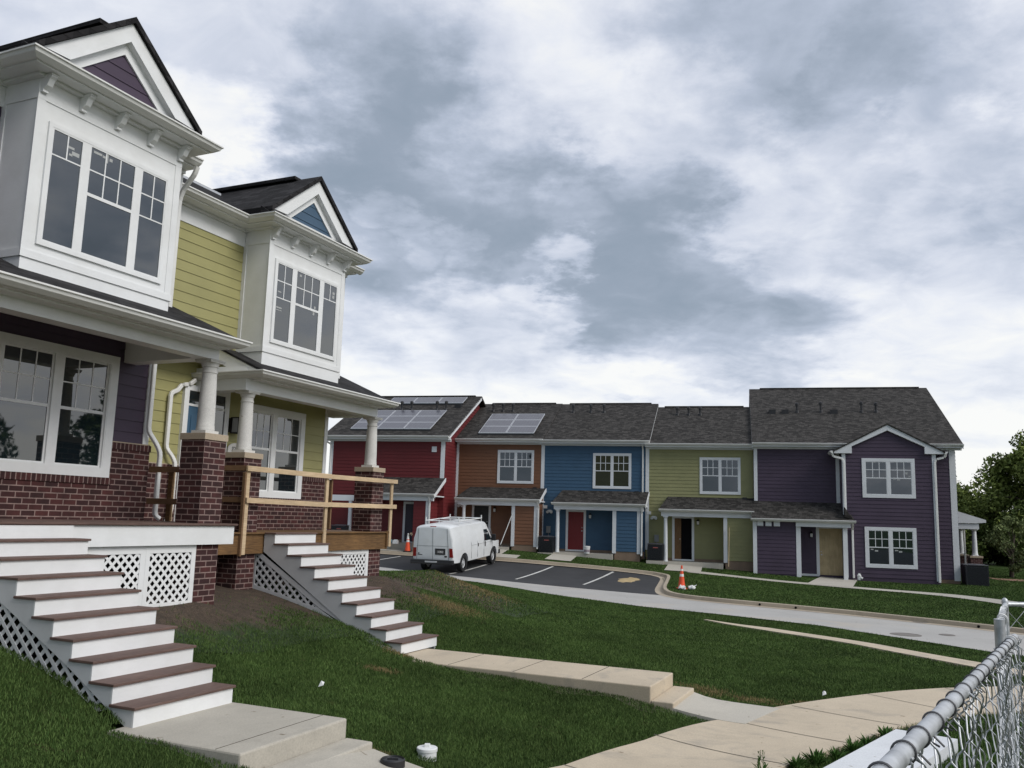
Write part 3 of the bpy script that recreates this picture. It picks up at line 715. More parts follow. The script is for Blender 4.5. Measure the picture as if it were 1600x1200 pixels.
def window(th, fn, x0, x1, z0, z1, units, case=.10, head=None, frame=.028, parent=None, trim='trim', proud=.034, mid=None, far=False, stickers=None):
    """units: (xa, xb, rows, cols, upper_fraction or None for a fixed sash with grid rows at top, drop)"""
    head = head or case
    mb = MB(); gl = MB(); q = .012 if far else 0; proud += q
    pbox(mb, fn, x0, x0 + case, z0, z1, 0, proud); pbox(mb, fn, x1 - case, x1, z0, z1, 0, proud)
    pbox(mb, fn, x0 + case, x1 - case, z1 - head, z1, 0, proud); pbox(mb, fn, x0 + case, x1 - case, z0, z0 + case, 0, proud)
    xs = x0 + case
    prev = x0 + case
    za, zb = z0 + case, z1 - head
    mun = .018 if not far else .03
    for i, un in enumerate(units):
        xa, xb, cols, rows, meet, gridh = un
        if xa > prev + .001: pbox(mb, fn, prev, xa, za, zb, 0, proud - .004)
        prev = xb
        f = frame; o = .026 + q
        pbox(mb, fn, xa, xa + f, za, zb, 0, o); pbox(mb, fn, xb - f, xb, za, zb, 0, o)
        pbox(mb, fn, xa + f, xb - f, za, za + f, 0, o); pbox(mb, fn, xa + f, xb - f, zb - f, zb, 0, o)
        if meet: pbox(mb, fn, xa + f, xb - f, meet - .022, meet + .022, 0, o)
        pbox(gl, fn, xa + f, xb - f, za + f, zb - f, 0, .016 + q)
        if meet: gridh = (zb - f) - (meet + .022)
        gb = (zb - f) - gridh
        for c in range(1, cols): xx = xa + f + (xb - xa - 2 * f) * c / cols; pbox(mb, fn, xx - mun / 2, xx + mun / 2, gb, zb - f, 0, .022 + q)
        for r in range(1, rows): z = (zb - f) - gridh * r / rows; pbox(mb, fn, xa + f, xb - f, z - mun / 2, z + mun / 2, 0, .0215 + q)
        if not meet: pbox(mb, fn, xa + f, xb - f, gb - mun / 2, gb + mun / 2, 0, .0215 + q)
    if x1 - case > prev + .001: pbox(mb, fn, prev, x1 - case, za, zb, 0, proud - .004)
    w = th.part('window', mb, M[trim], parent)
    th.part('pane', gl, M['glass'], w)
    if stickers:
        for (sx, sz, sw, sh) in stickers: sb = MB(); pbox(sb, fn, sx, sx + sw, sz, sz + sh, .0162 + q, .0172 + q); th.part('sticker', sb, M['sticker'], w)
    return w

def column(mb, cx, cy, z0, z1, r0=.125, r1=.105, pl=.134, n=28):
    mb.box(cx - pl, cx + pl, cy - pl, cy + pl, z0, z0 + .05)
    h = z1 - z0
    prof = [(pl * .97, .05), (pl * 1.0, .065), (pl * .98, .085), (r0 * 1.02, .10), (r0 * 1.04, .115), (r0, .13)]
    for i in range(1, 9):
        t = i / 8; prof.append((r0 + (r1 - r0) * (t ** 1.6), .13 + (h - .13 - .20) * t))
    prof += [(r1 * 1.10, h - .195), (r1 * 1.10, h - .175), (r1 * .98, h - .17), (r1 * .98, h - .115), (r1 * 1.12, h - .105), (r1 * 1.12, h - .09), (r1 * 1.28, h - .05), (r1 * 1.30, h - .045)]
    mb.lathe((cx, cy, z0), prof, n)
    a = r1 * 1.40; mb.box(cx - a, cx + a, cy - a, cy + a, z1 - .045, z1 - .022); a *= 1.06; mb.box(cx - a, cx + a, cy - a, cy + a, z1 - .022, z1)
    return mb

def roof_slab(mb, pts, t=.10, mat=0):
    mb.prism(pts, (0, 0, -t), mat)

# ------------------------------------------------------------------ near houses
def near_house(U, Y, Z, uL, uR, side, opts):
    """U, Y, Z: left edge, face and height offset of the bay; porch follows opts"""
    H = Thing('townhouse', opts['label'], 'house', NF, (uL, Y + 1.1, -1.3), 'townhouses with white bays on the left')
    sid = M[side]
    yu = opts['yu']; yg = opts['yg']; uRg = opts['uRg']; pu0, pu1, py, pz = opts['porch']   # porch front-right params
    zt = 5.20 + Z            # top of upper walls
    # --- walls
    mb = MB(); siding(mb, front(yu), [(uL, 2.56), (uR, 2.56), (uR, 4.93 + Z), (uL, 4.93 + Z)], z_ref=Z)
    siding(mb, front(yg), [(uL, opts['sill']), (uRg, opts['sill']), (uRg, 2.62), (uL, 2.62)], z_ref=opts['sill'])
    mb.box(uL, uRg, yg + .001, yg + .3, -1.4, 2.6); mb.box(uL, uR, yu + .001, yu + 8.2, 2.555, zt)
    mb.box(uL, uRg - .01, yg + .3, yg + 7.8, -1.4, 2.44)
    H.part('wall', mb, sid)
    mb = MB(); pbox(mb, front(yu), uL, uR, 4.93 + Z, zt + .12, 0, .022)      # frieze board
    pbox(mb, front(yu), uR - .10, uR, 2.56, 4.93 + Z, 0, .024)
    pbox(mb, right_of(uR), yu, yu + .12, 2.56, 4.93 + Z, 0, .02)
    pbox(mb, front(yg), uRg - .11, uRg + .001, opts['sill'], 2.6, 0, .024); pbox(mb, right_of(uRg), yg, yg + .11, opts['sill'], 2.6, 0, .02)
    H.part('corner_board', mb, M['trim'])
    mb = MB(); w0, w1, wz0 = opts['hole']; sl_ = opts['sill']
    for x0, x1 in ((uL, w0), (w1, uRg)):
        mb.box(x0, x1 + (.02 if x1 == uRg else 0), yg - .05, yg + .02, wz0, sl_ - .10, 0); mb.box(x0, x1 + (.03 if x1 == uRg else 0), yg - .065, yg + .02, sl_ - .10, sl_ - .005, 1)
    mb.box(uL, uRg + .02, yg - .0495, yg + .02, -1.5, wz0 - .10, 0); mb.box(w0 - .04, w1 + .04, yg - .07, yg + .02, wz0 - .0999, wz0 - .001, 1)
    mb.box(uL, w0 - .0401, yg - .05, yg + .02, wz0 - .0999, wz0 - .001, 0); mb.box(w1 + .0401, uRg + .02, yg - .05, yg + .02, wz0 - .0999, wz0 - .001, 0)
    H.part('brick_base', mb, [M['brick'], M['soldier']])
    for x0, x1 in ((uL, w0), (w1, uRg + .01)): mb = MB(); mb.box(x0, x1, yg - .055, yg + .02, opts['sill'] - .005, opts['sill'] + .012); H.part('sill_flashing', mb, M['capstone'])
    # --- bay
    b0, b1 = U, U + 2.35; zb = 2.60 + Z
    bay = MB(); bay.box(b0, b1, Y, yu - .03, zb + .01, zt + .10)
    fn = front(Y)
    for (za, zc, o) in ((4.955 + Z, 5.02 + Z, .012), (2.94 + Z, 3.035 + Z, .02)):
        pbox(bay, fn, b0 - o, b1 + o, za, zc, 0, o)
        pbox(bay, left_of(b0), Y - o + .001, yu, za, zc, 0, o); pbox(bay, right_of(b1), Y - o + .001, yu, za, zc, 0, o)
    # corner boards of the bay, front and sides
    for a0, a1 in ((b0 - .012, b0 + .10), (b1 - .10, b1 + .012)): pbox(bay, fn, a0, a1, 3.035 + Z, 4.955 + Z, 0, .010)
    pbox(bay, left_of(b0), yu - .08, yu + .01, 3.035 + Z, 4.955 + Z, 0, .012)
    B = H.part('bay', bay, M['trim'])
    m_u = lambda a: U + a
    L_, C_, R_ = (m_u(.225), m_u(.69)), (m_u(.785), m_u(1.545)), (m_u(1.64), m_u(2.105))
    top = 4.72 + Z; hz = 4.66 + Z
    lr, rr = opts['bay_rows']
    wz = window(H, fn, m_u(.17), m_u(2.16), 3.14 + Z, top, [(L_[0], L_[1], 2, lr, None, .32 * lr), (C_[0], C_[1], 3, 2, 4.0 + Z, .60), (R_[0], R_[1], 2, rr, None, .32 * rr)],
                case=.055, parent=B, frame=.022, proud=.03, stickers=opts['stick'])
    # window is a child of the bay; nested pane goes one deeper than allowed, so lift it to the house
    # brackets under the bay cornice
    for i in range(5):
        cx = U + .05 + i * .5625
        P = [(0, 0), (0, .21), (.19, .21), (.19, .175), (.155, .15), (.13, .10), (.115, .07), (.075, .045), (.05, .03), (.055, .012), (.055, 0)]
        mb = MB(); mb.prism([(cx - .04, Y - o, 5.035 + Z + z) for o, z in P], (.08, 0, 0)); mb.box(cx - .05, cx + .05, Y - .205, Y, 5.225 + Z, 5.246 + Z)
        H.part('bracket', mb, M['trim'])
    # cornice / soffit
    zg = 5.38 + Z            # gutter top
    mb = MB()
    mb.box(b0 - .27, b1 + .27, Y - .27, yu, zg - .13, zg - .075)
    mb.box(b0 - .08, b1 + .08, Y - .08, yu, zg - .165, zg - .131)
    mb.box(uL, b0 - .27, yu - .30, yu + .02, zg - .13, zg - .075); mb.box(b1 + .27, uR, yu - .30, yu + .02, zg - .13, zg - .075)
    mb.box(uL, b0, yu - .07, yu + .02, zg - .18, zg - .131); mb.box(b1, uR, yu - .07, yu + .02, zg - .18, zg - .131)
    H.part('soffit', mb, M['trim'])
    mb = MB(); mb.sweep([(uL, yu - .30), (b0 - .275, yu - .30), (b0 - .275, Y - .275), (b1 + .275, Y - .275), (b1 + .275, yu - .30), (uR + (.12 if opts['end'] else -.01), yu - .30)], gutter_prof(zg + .005))
    H.part('gutter', mb, M['gutter'])
    # gable above the bay
    cx = U + 1.175; zg0 = 5.56 + Z; za = 6.56 + Z; hw = 1.27; sl = (za - zg0) / hw; yf = Y - .115
    wood = MB()
    def band(y, d, half_o, zo_b, apex_o, half_i, zi_b, apex_i):
        for sgn in (-1, 1):
            wood.prism([(cx + sgn * half_o, y, zo_b), (cx, y, apex_o), (cx, y, apex_i), (cx + sgn * half_i, y, zi_b)], (0, d, 0))
    band(yf, .12, hw, zg0, za, .885, zg0 + .02, 6.30 + Z)
    band(Y - .02, .05, .93, zg0, 6.33 + Z, .66, zg0 + .04, 6.13 + Z)
    wood.box(cx - .95, cx + .95, Y - .02, Y + .03, zg0, zg0 + .04)
    H.part('gable_board', wood, M['trim'])
    mb = MB(); siding(mb, front(Y + .012), [(cx - .72, zg0 + .03), (cx + .72, zg0 + .03), (cx, 6.18 + Z)], z_ref=.05, expo=.178); H.part('gable_siding', mb, M[opts['gable']])
    # bay roof, pent strip and main roof
    mb = MB(); yb = yu + 3.2; o = .05
    for sgn in (-1, 1):
        roof_slab(mb, [(cx + sgn * (hw + .10), yf - .05, zg0 - .10 * sl + .10), (cx, yf - .05, za + .10), (cx, yb, za + .10), (cx + sgn * (hw + .10), yb, zg0 - .10 * sl + .10)], .09)
    mb.prism([(b0 - .26, Y - .27, zg - .01), (b0 - .26, Y + .05, zg0 + .03), (b0 - .26, Y + .05, zg - .01)], (2.87, 0, 0))
    mb.box(cx - .13, cx + .13, yf + .5, yb, za + .07, za + .135)
    ye = yu - .33; zr = zg; rid = yu + 4.8
    roof_slab(mb, [(uL, ye, zr + .01), (uR + (.15 if opts['end'] else -.005), ye, zr + .01), (uR + (.15 if opts['end'] else -.005), rid, zr + .01 + (rid - ye) * .5), (uL, rid, zr + .01 + (rid - ye) * .5)], .06)
    roof_slab(mb, [(uL, rid, zr + .01 + (rid - ye) * .5), (uR + (.15 if opts['end'] else -.005), rid, zr + .01 + (rid - ye) * .5), (uR + (.15 if opts['end'] else -.005), yu + 9, zr), (uL, yu + 9, zr)], .06)
    H.part('roof', mb, M['shingle_near'])
    if opts['end']:
        mb = MB(); siding(mb, right_of(uR), [(yu, 2.45), (yu + 8.1, 2.45), (yu + 8.1, 5.3 + Z), (yu, 5.3 + Z)], z_ref=0); siding(mb, right_of(uRg - .008), [(yg + .1, opts['sill']), (yg + 7.8, opts['sill']), (yg + 7.8, 2.45), (yg + .1, 2.45)], z_ref=0); siding(mb, right_of(uR), [(yu, 5.3 + Z), (yu + 8.2, 5.3 + Z), (rid, zr + (rid - ye) * .5 - .1)], z_ref=0); H.part('end_wall', mb, sid)
    # --- porch
    dz = opts['deck']; g0, g1 = pu0, pu1; yp = py          # gutter run, its front
    yw = yg; zgp = pz
    # gutter front line at y = py+.0 ; beam front 0.46 behind
    mb = MB(); mb.sweep([(g0 + .12, yw), (g0 + .12, yp + .12), (g1 - .12, yp + .12), (g1 - .12, yw)], gutter_prof(zgp)); H.part('porch_gutter', mb, M['gutter'])
    mb = MB(); mb.box(g0 + .125, g1 - .125, yp + .125, yp + .5, zgp - .12, zgp - .075); mb.box(g0 + .125, g0 + .14, yp + .5, yw, zgp - .12, zgp - .075); mb.box(g1 - .18, g1 - .125, yp + .5, yw, zgp - .12, zgp - .075)
    mb.box(g0 + .22, g1 - .22, yp + .22, yp + .46, zgp - .14, zgp - .1205); mb.box(g0 + .36, g1 - .40, yp + .69, yw, zgp + .03, zgp + .06)
    H.part('porch_ceiling', mb, M['trim'])
    bf = yp + .45; bt = .25; be0, be1 = g0 + .12, g1 - .16; zbm = opts['beam']
    mb = MB(); mb.box(be0, be1, bf, bf + bt, zbm, zgp + .10); mb.box(be0, be0 + bt, bf + bt, yw, zbm + .002, zgp + .10); mb.box(be1 - bt, be1, bf + bt, yw, zbm + .002, zgp + .10)
    H.part('beam', mb, M['trim'])
    # porch roof, with raked end boards
    zr0 = zgp + .005; slp = .42; yr1 = yw + .05; top_y = max(Y, yu) + .1
    mb = MB(); e = .06
    roof_slab(mb, [(g0 + .10, yp + .08, zr0), (g1 - .10, yp + .08, zr0), (g1 - .10, yr1, zr0 + (yr1 - yp) * slp), (g0 + .10, yr1, zr0 + (yr1 - yp) * slp)], .035)
    H.part('porch_roof', mb, M['shingle_near'])
    for x, sgn, nm in ((g0 + .13, 1, 'rake_board'), (g1 - .13, -1, 'rake_board')):
        mb = MB(); P = [(x, yp + .14, zr0 - .03), (x, yr1, zr0 + (yr1 - yp) * slp - .04), (x, yr1, zr0 + (yr1 - yp) * slp - .30), (x, yp + .62, zr0 - .03)]
        mb.prism(P, (sgn * .03, 0, 0)); H.part(nm, mb, M['trim'])
        mb = MB(); mb.prism([(x + sgn * .04, yp + .3, zr0 - .04), (x + sgn * .04, yr1, zr0 + (yr1 - yp) * slp - .1), (x + sgn * .04, yr1, zr0 - .04)], (sgn * .02, 0, 0)); H.part('porch_gable', mb, sid)
    # piers, caps, columns
    for pc in opts['piers']:
        yc = bf + .127; ph = .22
        mb = MB(); mb.box(pc - ph, pc + ph, yc - ph, yc + ph, -1.6, opts['cap'] - .0951); mb2 = MB()
        pier = H.part('pier', mb, M['brick'])
        mb2.box(pc - .238, pc + .238, yc - .238, yc + .238, opts['cap'] - .095, opts['cap']); H.part('cap_stone', mb2, M['capstone'], pier, bevel=.004)
        mb = MB(); column(mb, pc, yc, opts['cap'], zbm); H.part('column', mb, M['column'], smooth=True)
    # deck
    f0 = opts['fascia_y']; d0, d1 = opts['deck_u']
    mb = MB(); nb = int((yg - .05 - f0 + .05) / .14)
    y = f0 - .04
    while y < yg - .07:
        mb.box(d0, d1 + .03, y, min(y + .136, yg - .051), dz - .025, dz); y += .14
    mb.box(d0, d1 + .025, f0 - .03, yg - .06, dz - .034, dz - .0251)
    H.part('deck', mb, M['tread'] if opts['painted'] else M['treated'])
    mb = MB(); fm = M['trim'] if opts['painted'] else M['treated']
    mb.box(d0, d1, f0, f0 + .03, dz - opts['fh'], dz - .035); mb.box(d1 - .03, d1, f0 + .03, yg - .05, dz - opts['fh'], dz - .035)
    if not opts['painted']: mb.box(d0, d1, f0 + .031, f0 + .07, dz - opts['fh'] - .0, dz - .04)
    H.part('fascia', mb, fm)
    mb = MB(); mb.box(d0, d1 - .05, f0 + .3, yg - .06, dz - .30, dz - .04); H.part('joist', mb, M['lumber_dark'])
    return H

HOUSE1 = dict(label='purple townhouse at the left edge with a white upper bay and purple gable', yu=10.25, yg=10.90, uRg=10.29, hole=(7.56, 9.57, .42), porch=(5.79, 10.10, 8.80, 2.47), sill=.96, deck=-.20, beam=2.185, cap=1.085,
              piers=(5.95, 9.91), fascia_y=9.09, deck_u=(4.4, 10.36), fh=.295, painted=True, end=False, gable='purple', bay_rows=(1, 2),
              stick=[(7.33, 4.49, .10, .03), (7.40, 4.42, .11, .05), (7.36, 4.40, .05, .03), (7.72, 4.58, .13, .03), (7.86, 4.57, .05, .03), (7.93, 4.52, .02, .12), (7.97, 4.56, .05, .04)])
HOUSE2 = dict(label='yellow-green townhouse with a white bay under a blue gable, beside the parking lot', yu=11.07, yg=11.50, uRg=15.80, hole=(13.16, 14.96, .26), porch=(11.70, 16.15, 9.90, 2.38), sill=.735, deck=-.365, beam=2.06, cap=.979,
              piers=(12.03, 16.01), fascia_y=10.20, deck_u=(10.7, 16.4), fh=.36, painted=False, end=True, gable='bluegable', bay_rows=(2, 1),
              stick=[(14.27, 4.36, .07, .05), (14.27, 4.28, .06, .06), (13.70, 3.93, .05, .05), (13.67, 3.80, .05, .07), (12.60, 4.0, .1, .02), (13.20, 4.45, .06, .04), (12.58, 3.70, .16, .025), (12.58, 3.66, .16, .012)])
HOUSE0 = dict(HOUSE2, label='townhouse next to the purple one, beyond the left edge of the picture', yu=10.25, yg=10.9, uRg=4.39, hole=(1.9, 3.7, .4), porch=(.3, 4.38, 8.80, 2.5), sill=.96, deck=-.10, beam=2.185, cap=1.085, piers=(.6, 4.1), fascia_y=9.1, deck_u=(-.5, 4.39), fh=.3, painted=True, end=False, stick=[])
H0 = near_house(1.40, 9.60, .05, -1.2, 4.395, 'blue', HOUSE0)
H1 = near_house(6.87, 9.60, 0.0, 4.4, 9.89, 'purple', HOUSE1)
H2 = near_house(12.31, 10.47, -.11, 9.90, 15.52, 'yellow', HOUSE2)
# lift nested windows so that no part sits deeper than sub-part
for o in list(bpy.data.objects):
    if o.name.startswith('window') and o.parent and o.parent.name.startswith('bay'):
        o.parent = o.parent.parent
window(H1, front(10.90), 7.56, 9.57, .42, 2.24, [(7.70, 8.475, 3, 2, 1.365, .66), (8.63, 9.41, 3, 2, 1.365, .66)], case=.14, head=.13, frame=.026, proud=.062)
# house 2 ground floor: window and blue entrance door
window(H2, front(11.50), 13.16, 14.96, .26, 2.03, [(13.29, 13.93, 3, 2, 1.20, .62), (14.07, 14.83, 3, 2, 1.20, .62)], case=.12, head=.13, frame=.026, proud=.062)
mb = MB(); fn = front(11.50)
pbox(mb, fn, 11.53, 11.64, -.36, 2.16, 0, .07); pbox(mb, fn, 12.55, 12.66, -.36, 2.16, 0, .07); pbox(mb, fn, 11.64, 12.55, 2.06, 2.16, 0, .07)
pbox(mb, fn, 12.24, 12.30, -.36, 2.06, 0, .06); pbox(mb, fn, 11.64, 12.24, 1.79, 1.83, 0, .06); pbox(mb, fn, 12.30, 12.55, 1.79, 1.83, 0, .06); pbox(mb, fn, 12.30, 12.55, -.36, .2, 0, .06)
pbox(mb, fn, 11.93, 11.95, 1.83, 2.06, 0, .055)
dr = H2.part('door_frame', mb, M['trim'])
mb = MB(); pbox(mb, fn, 11.64, 12.24, -.35, 1.79, 0, .05)
for z0, z1 in ((.97, 1.63), (-.17, .75)):
    for x0 in (11.73, 11.97): pbox(mb, fn, x0, x0 + .18, z0, z1, .05, .062)
H2.part('door', mb, M['door_blue'])
mb = MB(); pbox(mb, fn, 11.64, 12.24, 1.83, 2.06, 0, .052); pbox(mb, fn, 12.30, 12.55, .2, 2.06, 0, .052); H2.part('sidelight', mb, M['glass'])

# lattice skirts (parts of the porches)
def lattice_panel(th, fn, outer, inner, o0=0, name='lattice_panel', mat='stringer', z=None):
    fr = MB(); n = len(outer)
    for i in range(n):
        j = (i + 1) % n; poly_board(fr, fn, [outer[i], outer[j], inner[j], inner[i]], o0, o0 + .022)
    p = th.part(name, fr, M[mat])
    lb = MB(); lattice(lb, fn, inner, o0=o0 + .004); th.part('lath', lb, M[mat], p)
    return p
lattice_panel(H1, front(9.17), [(8.79, -1.36), (9.685, -1.36), (9.685, -.50), (8.79, -.50)], [(8.86, -1.255), (9.605, -1.255), (9.605, -.60), (8.86, -.60)], mat='trim')
lattice_panel(H1, front(9.17), [(7.62, -1.36), (8.788, -1.36), (8.788, -.50), (7.62, -.50)], [(7.72, -1.25), (8.70, -1.25), (8.70, -.60), (7.72, -.60)], mat='trim')
lattice_panel(H1, front(9.17), [(4.6, -1.36), (6.2, -1.36), (6.2, -.50), (4.6, -.50)], [(4.7, -1.25), (6.1, -1.25), (6.1, -.60), (4.7, -.60)], mat='trim')
lattice_panel(H2, front(10.27), [(13.92, -1.36), (15.77, -1.36), (15.77, -.72), (13.92, -.72)], [(14.02, -1.28), (15.68, -1.28), (15.68, -.81), (14.02, -.81)], mat='trim')
mb = MB(); mb.box(4.6, 10.1, 9.9, 9.95, -1.5, -.3); H1.part('under_deck_shade', mb, M['dark'])  # added black sheet, stands for the shade behind the lattice
mb = MB(); mb.box(10.9, 15.78, 10.9, 10.95, -1.5, -.45); H2.part('under_deck_shade', mb, M['dark'])  # black sheet again in place of the shade under this deck

# downspouts
def downspout(th, path, w=.07, d=.055, mat='gutter'):
    mb = MB(); n = len(path)
    P = [Vector(p) for p in path]
    # smooth the corners a little
    Q = [P[0]]
    for i in range(1, n - 1):
        a = (P[i - 1] - P[i]).normalized() * min(.06, (P[i - 1] - P[i]).length * .4); b = (P[i + 1] - P[i]).normalized() * min(.06, (P[i + 1] - P[i]).length * .4)
        Q += [P[i] + a, P[i] + (a + b) * .25, P[i] + b]
    Q.append(P[-1]); rings = []
    for i, p in enumerate(Q):
        dd = (Q[min(i + 1, len(Q) - 1)] - Q[max(i - 1, 0)]).normalized()
        x = Vector((1, 0, 0)); x = (x - dd * x.dot(dd)); 
        if x.length < .3: x = Vector((0, 0, 1)) - dd * dd.z
        x.normalize(); y = dd.cross(x)
        rings.append([p + x * sx * w / 2 + y * sy * d / 2 for sx, sy in ((-1, -.7), (-.7, -1), (.7, -1), (1, -.7), (1, .7), (.7, 1), (-.7, 1), (-1, .7))])
    k = 8; vs = [v for r in rings for v in r]; fs = [(i * k + j, i * k + (j + 1) % k, (i + 1) * k + (j + 1) % k, (i + 1) * k + j) for i in range(len(Q) - 1) for j in range(k)]
    fs += [tuple(range(k)), tuple(range((len(Q) - 1) * k, len(Q) * k))]
    mb.add(vs, fs); return th.part('downspout', mb, M[mat])
downspout(H1, [(10.21, 10.81, 2.38), (10.21, 10.81, 1.18), (10.33, 10.75, 1.0), (10.38, 10.70, .86), (10.38, 10.70, -.12), (10.45, 10.66, -.17)], .072, .055)
downspout(H2, [(11.72, 11.40, 2.25), (11.62, 11.42, 2.16), (11.42, 11.42, 2.12), (11.36, 11.42, 2.02), (11.20, 11.42, 1.95), (11.20, 11.42, 1.0), (11.28, 11.36, .88), (11.33, 11.32, .76), (11.33, 11.32, .0), (11.2, 11.28, -.25)], .072, .055)
downspout(H1, [(9.80, 9.86, 5.24), (9.80, 9.90, 5.12), (9.81, 10.12, 4.90), (9.81, 10.18, 4.74), (9.81, 10.19, 2.75)], .072, .055)

# porch stairs
def stairs(u0, u1, y0, z0, rise, run, n, ydeck, zdeck, label, latt):
    S = Thing('porch_stairs', label, 'stairs', NF, ((u0 + u1) / 2, y0, z0), 'white porch stairs with brown treads')
    for i in range(n):
        yy = y0 + i * run; zt = z0 + (i + 1) * rise
        mb = MB(); mb.box(u0, u1, yy, yy + .02, z0 + i * rise, zt - .027); S.part('riser', mb, M['trim'])
        mb = MB(); ext = run + .045 if i < n - 1 else ydeck - yy - .001
        mb.box(u0 - .018, u1 + .018, yy - .025, yy + ext - .03, zt - .026, zt); S.part('tread', mb, M['tread'], bevel=.004)
    if latt == 1: mb = MB(); mb.box(u0, u1, ydeck - .022, ydeck - .002, z0 + n * rise, zdeck - .036); S.part('riser', mb, M['trim'])
    # stringers: saw-tooth boards with a straight lower edge
    sl = rise / run
    lo = (lambda yq: z0 - .06 + .515 * max(0, yq - y0) + .05 * min(1, max(0, yq - y0) / .9)) if latt == 1 else (lambda yq: max(z0 - .05, z0 + (yq - y0) * sl - .29))
    for x in (u0, u1 - .03):
        mb = MB()
        for i in range(n):
            ya = y0 + i * run + .021; yb = y0 + (i + 1) * run + .021 if i < n - 1 else ydeck - .023
            zt = z0 + (i + 1) * rise - .027
            mb.prism([(x + .001, ya, lo(ya)), (x + .001, yb, lo(yb)), (x + .001, yb, zt), (x + .001, ya, zt)], (.028, 0, 0))
        S.part('stringer', mb, M['stringer'])
    for x, fn in ((u0, left_of(u0 + .022)), (u1, right_of(u1 - .022))):
        if latt == 1:
            lb = MB(); lattice(lb, fn, [(y0 + .35, lo(y0 + .35) - .02), (y0 + .9, -2.0), (ydeck - .02, -1.55), (ydeck - .02, lo(ydeck) + .05), (y0 + .4, lo(y0 + .4) + .05)], pitch=.105, lw=.040, th=.005); S.part('lattice_panel', lb, M['stringer'])
        else:
            fr_ = MB(); q = [(8.15, -1.98), (10.45, -1.40), (10.45, -.60), (8.15, -1.92)]; w_ = [(8.95, -1.575), (10.33, -1.26), (10.33, -.76), (8.94, -1.57)]
            for P in ([q[0], q[1], w_[1], w_[0]], [q[1], q[2], w_[2], w_[1]], [q[2], q[3], w_[3], w_[2]]): poly_board(fr_, fn, P, 0, .012)
            p = S.part('lattice_panel', fr_, M['stringer'])
            lb = MB(); lattice(lb, fn, w_[:3], pitch=.105, lw=.040, o0=-.002, th=.005); S.part('lath', lb, M['stringer'], p)
    mb = MB(); mb.box(u0 + .10, u1 - .10, y0 + 1.6, ydeck, z0 + .2, z0 + .9 - .25); S.part('shade_block', mb, M['dark'])  # black box stands in for the shade beneath the treads
    return S
S1 = stairs(6.27, 7.57, 6.50, -1.985, .178, .2877, 9, 9.088, -.20, 'white stairs with brown treads climbing to the purple house porch', 1)
S2 = stairs(12.37, 13.52, 7.34, -2.165, .1798, .2895, 10, 10.199, -.365, 'white stairs with brown treads climbing to the porch behind the lumber railing', 2)

# concrete landings and steps (cast blocks)
L1 = Thing('concrete_steps', 'grey concrete landing with two steps below the nearer porch stairs', 'steps', NF, (6.85, 5.8, -2.5), 'concrete steps on the walks')
mb = MB(); mb.box(6.08, 7.61, 5.09, 6.62, -2.75, -1.985); L1.part('landing', mb, M['conc_grey'], bevel=.018)
mb = MB(); mb.box(6.08, 7.61, 4.78, 5.088, -2.75, -2.165); L1.part('step', mb, M['conc_grey'], bevel=.018)
L2 = Thing('concrete_steps', 'tan concrete walk slab ending in two steps beyond the second stairs', 'steps', NF, (12.6, 5, -2.5), 'concrete steps on the walks')
mb = MB(); mb.box(12.0, 13.25, 3.23, 7.45, -2.8, -2.178); L2.part('landing', mb, M['conc_warm'], bevel=.015)
mb = MB(); mb.box(12.0, 13.25, 2.92, 3.228, -2.8, -2.36); L2.part('step', mb, M['conc_warm'], bevel=.015)
jb = MB()
for yy in (4.2, 5.25, 6.3): jb.box(12.01, 13.24, yy, yy + .012, -2.179, -2.1755)
L2.part('joint', jb, M['joint'])
jb = MB(); jb.box(6.09, 7.60, 5.36, 5.368, -1.986, -1.9825); L1.part('joint', jb, M['joint'])

# temporary lumber railings
def railing_rails(th, runs, posts, w=.038, k=1.0):
    runs = [(tuple(c * k for c in a), tuple(c * k for c in b), h, m) for a, b, h, m in runs]; posts = [(p[0] * k, p[1] * k, p[2] * k, p[3] * k) + tuple(p[4:]) for p in posts]
    for (p0, p1, h, mt) in runs:
        mb = MB(); mb.beam(p0, p1, w, h); th.part('rail', mb, M[mt], bevel=.003)
    for (x, y, z0, z1, wx, wy, mt) in posts:
        mb = MB(); mb.box(x - wx / 2, x + wx / 2, y - wy / 2, y + wy / 2, z0, z1); th.part('post', mb, M[mt], bevel=.003)
RA = Thing('timber_railing', 'raw lumber railing along the front of the second porch', 'railing', NF, (13.8, 9.9, -.33), 'temporary lumber railings')
railing_rails(RA, [((11.47, 9.885, .685), (13.80, 9.885, .675), .089, 'lumber'), ((13.80, 9.883, .672), (16.17, 9.883, .690), .086, 'lumber'),
                   ((11.50, 9.885, .165), (13.76, 9.885, .145), .089, 'lumber'), ((13.76, 9.884, .150), (16.17, 9.884, .165), .087, 'lumber'),
                   ((11.52, 9.925, .69), (11.52, 11.20, .69), .089, 'lumber_dark'), ((11.52, 9.925, .17), (11.52, 11.20, .17), .089, 'lumber_dark')],
              [(11.545, 9.925, -.72, .64, .085, .038, 'lumber'), (13.74, 9.924, -.58, .63, .085, .038, 'lumber'), (13.90, 9.955, -.30, .62, .038, .085, 'lumber_dark'), (16.03, 9.925, -.66, .65, .085, .038, 'lumber'), (15.93, 9.93, -.66, -.34, .04, .05, 'treated'), (11.47, 9.925, -.74, .62, .038, .06, 'lumber_dark')], k=1.025)
RB = Thing('timber_railing', 'dark lumber railing at the right end of the nearer porch deck', 'railing', NF, (10.3, 10.1, -.2), 'temporary lumber railings')
railing_rails(RB, [((10.30, 9.60, .59), (10.30, 10.80, .59), .089, 'lumber_dark'), ((10.30, 9.60, .10), (10.30, 10.80, .10), .089, 'lumber_dark')],
              [(10.32, 10.36, -.2, .63, .038, .089, 'treated'), (10.355, 10.36, -.2, .55, .03, .06, 'lumber')])

